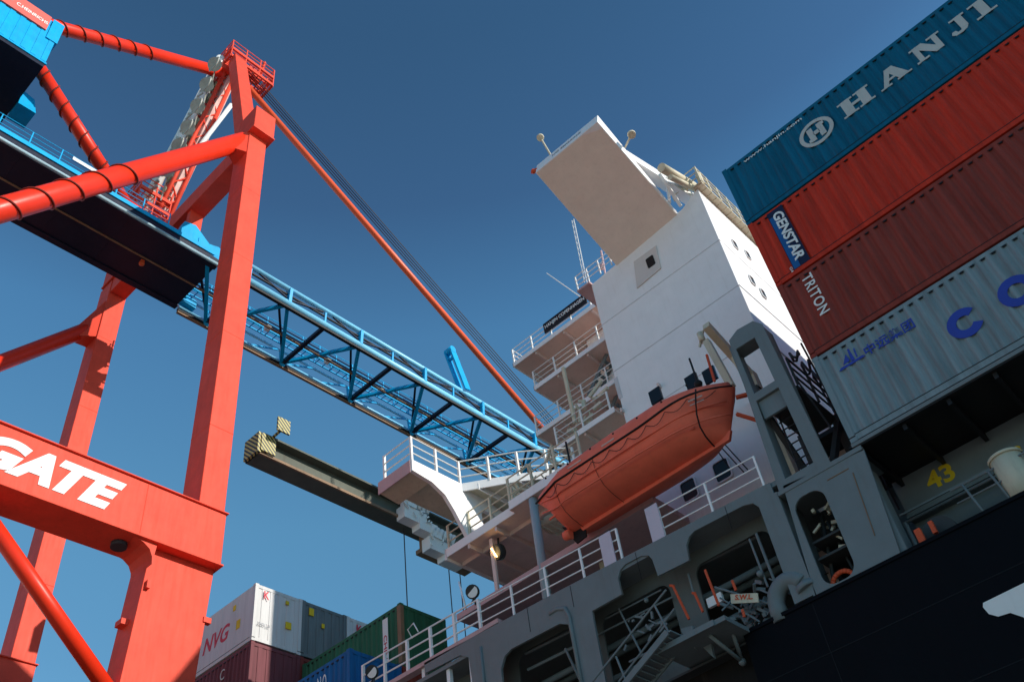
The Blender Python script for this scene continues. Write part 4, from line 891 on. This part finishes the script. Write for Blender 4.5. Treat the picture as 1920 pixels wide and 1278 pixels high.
for k in range(16): p = at(1175+5.2*k, 1190-2.2*k+random.uniform(-30, 30), 1, 20.6); gx.beam(p, p+Vector((random.uniform(-.3, .3), 0, random.uniform(-.25, .25))), random.uniform(.03, .07))
gx.ball(at(1212, 1125, 1, 20.5), .07).ball(at(1425, 1075, 1, 20.2), .09)
gx.build('pipe', M['grey'], ship)
sm2 = MB()
for x in (-8.9, -11.9, -14.3, -16.0): sm2.box(x, x+.015, 19.992, 20.0, 14.6 if x > -14 else 14.9, 15.2-.056*(x+7.5))
for z in (10.6, 8.9, 7.2): sm2.box(-9.5, 40, 19.994, 20.0, z, z+.02)
for x in (-7.6, -1.1, 5.2): sm2.box(x, x+.02, 19.993, 20.0, -3, 11.8)
sm2.build('plate_seam', paint('seam dark', (.003, .005, .008), .7), ship)
tw_ = MB()
for k in range(14): tw_.box(-7.05, -6.95, 19.985, 20.0, 12.3+.0*k, 12.32)
tw_.beam((-5.6, 19.99, 12.6), (-5.45, 19.99, 14.3), .02).box(-6.1, -5.5, 19.985, 20.0, 14.45, 14.47).build('plate_mark', paint('rust mark', (.22, .13, .08), .8), ship)
gw = thing('accommodation_ladder', 'grey accommodation ladder with orange stanchions folded down from its side platform', 'gangway', (-10.8, 19.5, 12))
pf = MB().box(-11.3, -9.3, 18.9, 20.4, 11.86, 11.98).beam((-11.3, 18.9, 11.92), (-9.6, 18.9, 11.92), .08, .14).build('platform', M['grey'], gw)
os_ = MB()
for (a, b), (c_, d_) in (((1262, 1098), (1292, 1160)), ((1256, 1097), (1264, 1098)), ((1302, 1110), (1318, 1146)), ((1322, 1068), (1348, 1135)), ((1373, 1088), (1380, 1106)), ((1392, 1142), (1396, 1156)), ((1298, 1111), (1304, 1112))):
    os_.tube(at(a, b, 1, 19.6), at(c_, d_, 1, 19.6), .035, 6)
os_.build('stanchion', M['orange'], gw)
vb = MB().tube(at(1365, 1165, 1, 19.5), at(1392, 1237, 1, 20.2), .05, 8).tube(at(1330, 1190, 1, 19.2), at(1392, 1240, 1, 20.2), .05, 8).ball(at(1392, 1240, 1, 20.2), .1)
vb.prism([at(1276, 1178, 1, 19.4), at(1298, 1172, 1, 19.4), at(1303, 1215, 1, 19.4), at(1290, 1208, 1, 19.4)], (0, .12, 0)).prism([at(1310, 1205, 1, 19.6), at(1330, 1195, 1, 19.6), at(1338, 1232, 1, 19.6)], (0, .1, 0)).build('support_arm', M['grey'], gw)
la = MB(); q0, q1 = at(1285, 1200, 1, 19.4), at(1215, 1285, 1, 19.4); dq = q1-q0
for o_ in (0, .75): la.beam(q0+Vector((0, -o_, 0)), q0+dq*3.5+Vector((0, -o_, 0)), .06, .16)
for k in range(30): p = q0+dq*.12*k; la.box(p.x-.1, p.x+.1, p.y-.75, p.y, p.z-.02, p.z+.02)
la.build('ladder_stringer', M['grey'], gw)
hr = MB()
for (a, b), (c_, d_) in (((1249, 1105), (1110, 1278)), ((1265, 1140), (1160, 1278)), ((1226, 1132), (1262, 1200)), ((1155, 1230), (1175, 1278)), ((1190, 1248), (1212, 1278)), ((1265, 1205), (1205, 1285))):
    hr.tube(at(a, b, 1, 19.3), at(c_, d_, 1, 19.3), .028, 6)
hr.build('handrail', M['grey'], gw)
lr = MB()      # lifebuoy in the arch opening
for i in range(20):
    a0_, a1_ = 2*math.pi*i/20, 2*math.pi*(i+1)/20
    lr.tube((-6.75+.3*math.cos(a0_), 20.2, 12.0+.3*math.sin(a0_)), (-6.75+.3*math.cos(a1_), 20.2, 12.0+.3*math.sin(a1_)), .06, 8)
tag(lr.build('lifebuoy', M['orange']), 'red lifebuoy hung low inside the arched grey opening', 'lifebuoy')
# ------------------------------------------------------------------ second crane's spreader beam
ZB = 30.0
sb = thing('spreader_beam', 'long dark lifting beam with black and yellow striped end, hanging behind the wing platform', 'spreader', (-31, 25, ZB))
bx = MB().box(-30.95, -29.9, 19.3, 36, ZB, ZB+.1).box(-30.75, -30.65, 19.4, 36, ZB+.1, ZB+1.1).box(-30.35, -30.25, 19.4, 36, ZB+.1, ZB+1.1).box(-30.8, -29.8, 19.4, 36, ZB+1.1, ZB+1.2)
bx.build('beam', paint('grey green steel', (.10, .11, .09), .6, .15, .4), sb)
MB().box(-29.98, -29.88, 19.3, 36, ZB-.02, ZB+.12).build('flange', M['brownpipe'], sb)
SM = stripes('warning stripes', (.02, .02, .02), (.50, .43, .13), 2.6)
MB().box(-30.9, -29.8, 19.15, 19.35, ZB, ZB+1.15).box(-29.84, -29.74, 19.3, 20.1, ZB+.1, ZB+1.1).build('end_plate', SM, sb)
MB().box(-29.2, -29.1, 19.7, 20.4, ZB+1.1, ZB+1.9).beam((-29.8, 19.9, ZB+1.1), (-29.1, 20.0, ZB+1.3), .1).build('flipper', SM, sb)
random.seed(41)
for y0, zz in ((27.9, 29.75), (29.6, 28.5)):
    wb = MB().box(-30.0, -29.4, y0, y0+1.6, zz, zz+.75).box(-29.95, -29.35, y0+1.0, y0+2.3, zz-.35, zz+.3).box(-29.9, -29.3, y0+.2, y0+.8, zz+.75, zz+1.15)
    for k in range(6): wb.tube((-29.45, y0+.15+.3*k, zz+.85), (-29.3, y0+.25+.3*k, zz+1.35), .13, 8)
    wb.beam((-29.8, y0+.3, zz+.6), (-30.3, y0+.3, ZB+.6), .16).beam((-29.8, y0+1.4, zz+.6), (-30.3, y0+1.4, ZB+.6), .16)
    for k in range(10): p = Vector((-29.3, y0+random.uniform(0, 2), zz+random.uniform(0, .8))); wb.beam(p, p+Vector((0, random.uniform(-.3, .3), random.uniform(-.3, .3))), .08)
    wb.build('sheave_block', M['letter'], sb)
MB().box(-30.8, -29.8, 29.9, 33.5, 28.9, 29.15).box(-30.6, -30.0, 30.0, 33.2, 29.15, 30).build('headblock', M['brownpipe'], sb)
rp = MB()
for u, v, v2 in ((757, 990, 1135), (840, 1050, 1175), (861, 1062, 1178)):
    a = at(u, v, 2, ZB); rp.tube(a, (a.x, a.y, 14), .03, 6)
rp.build('hoist_rope', M['cable'], sb)
# person at the rail, far left: only cap and jacket show
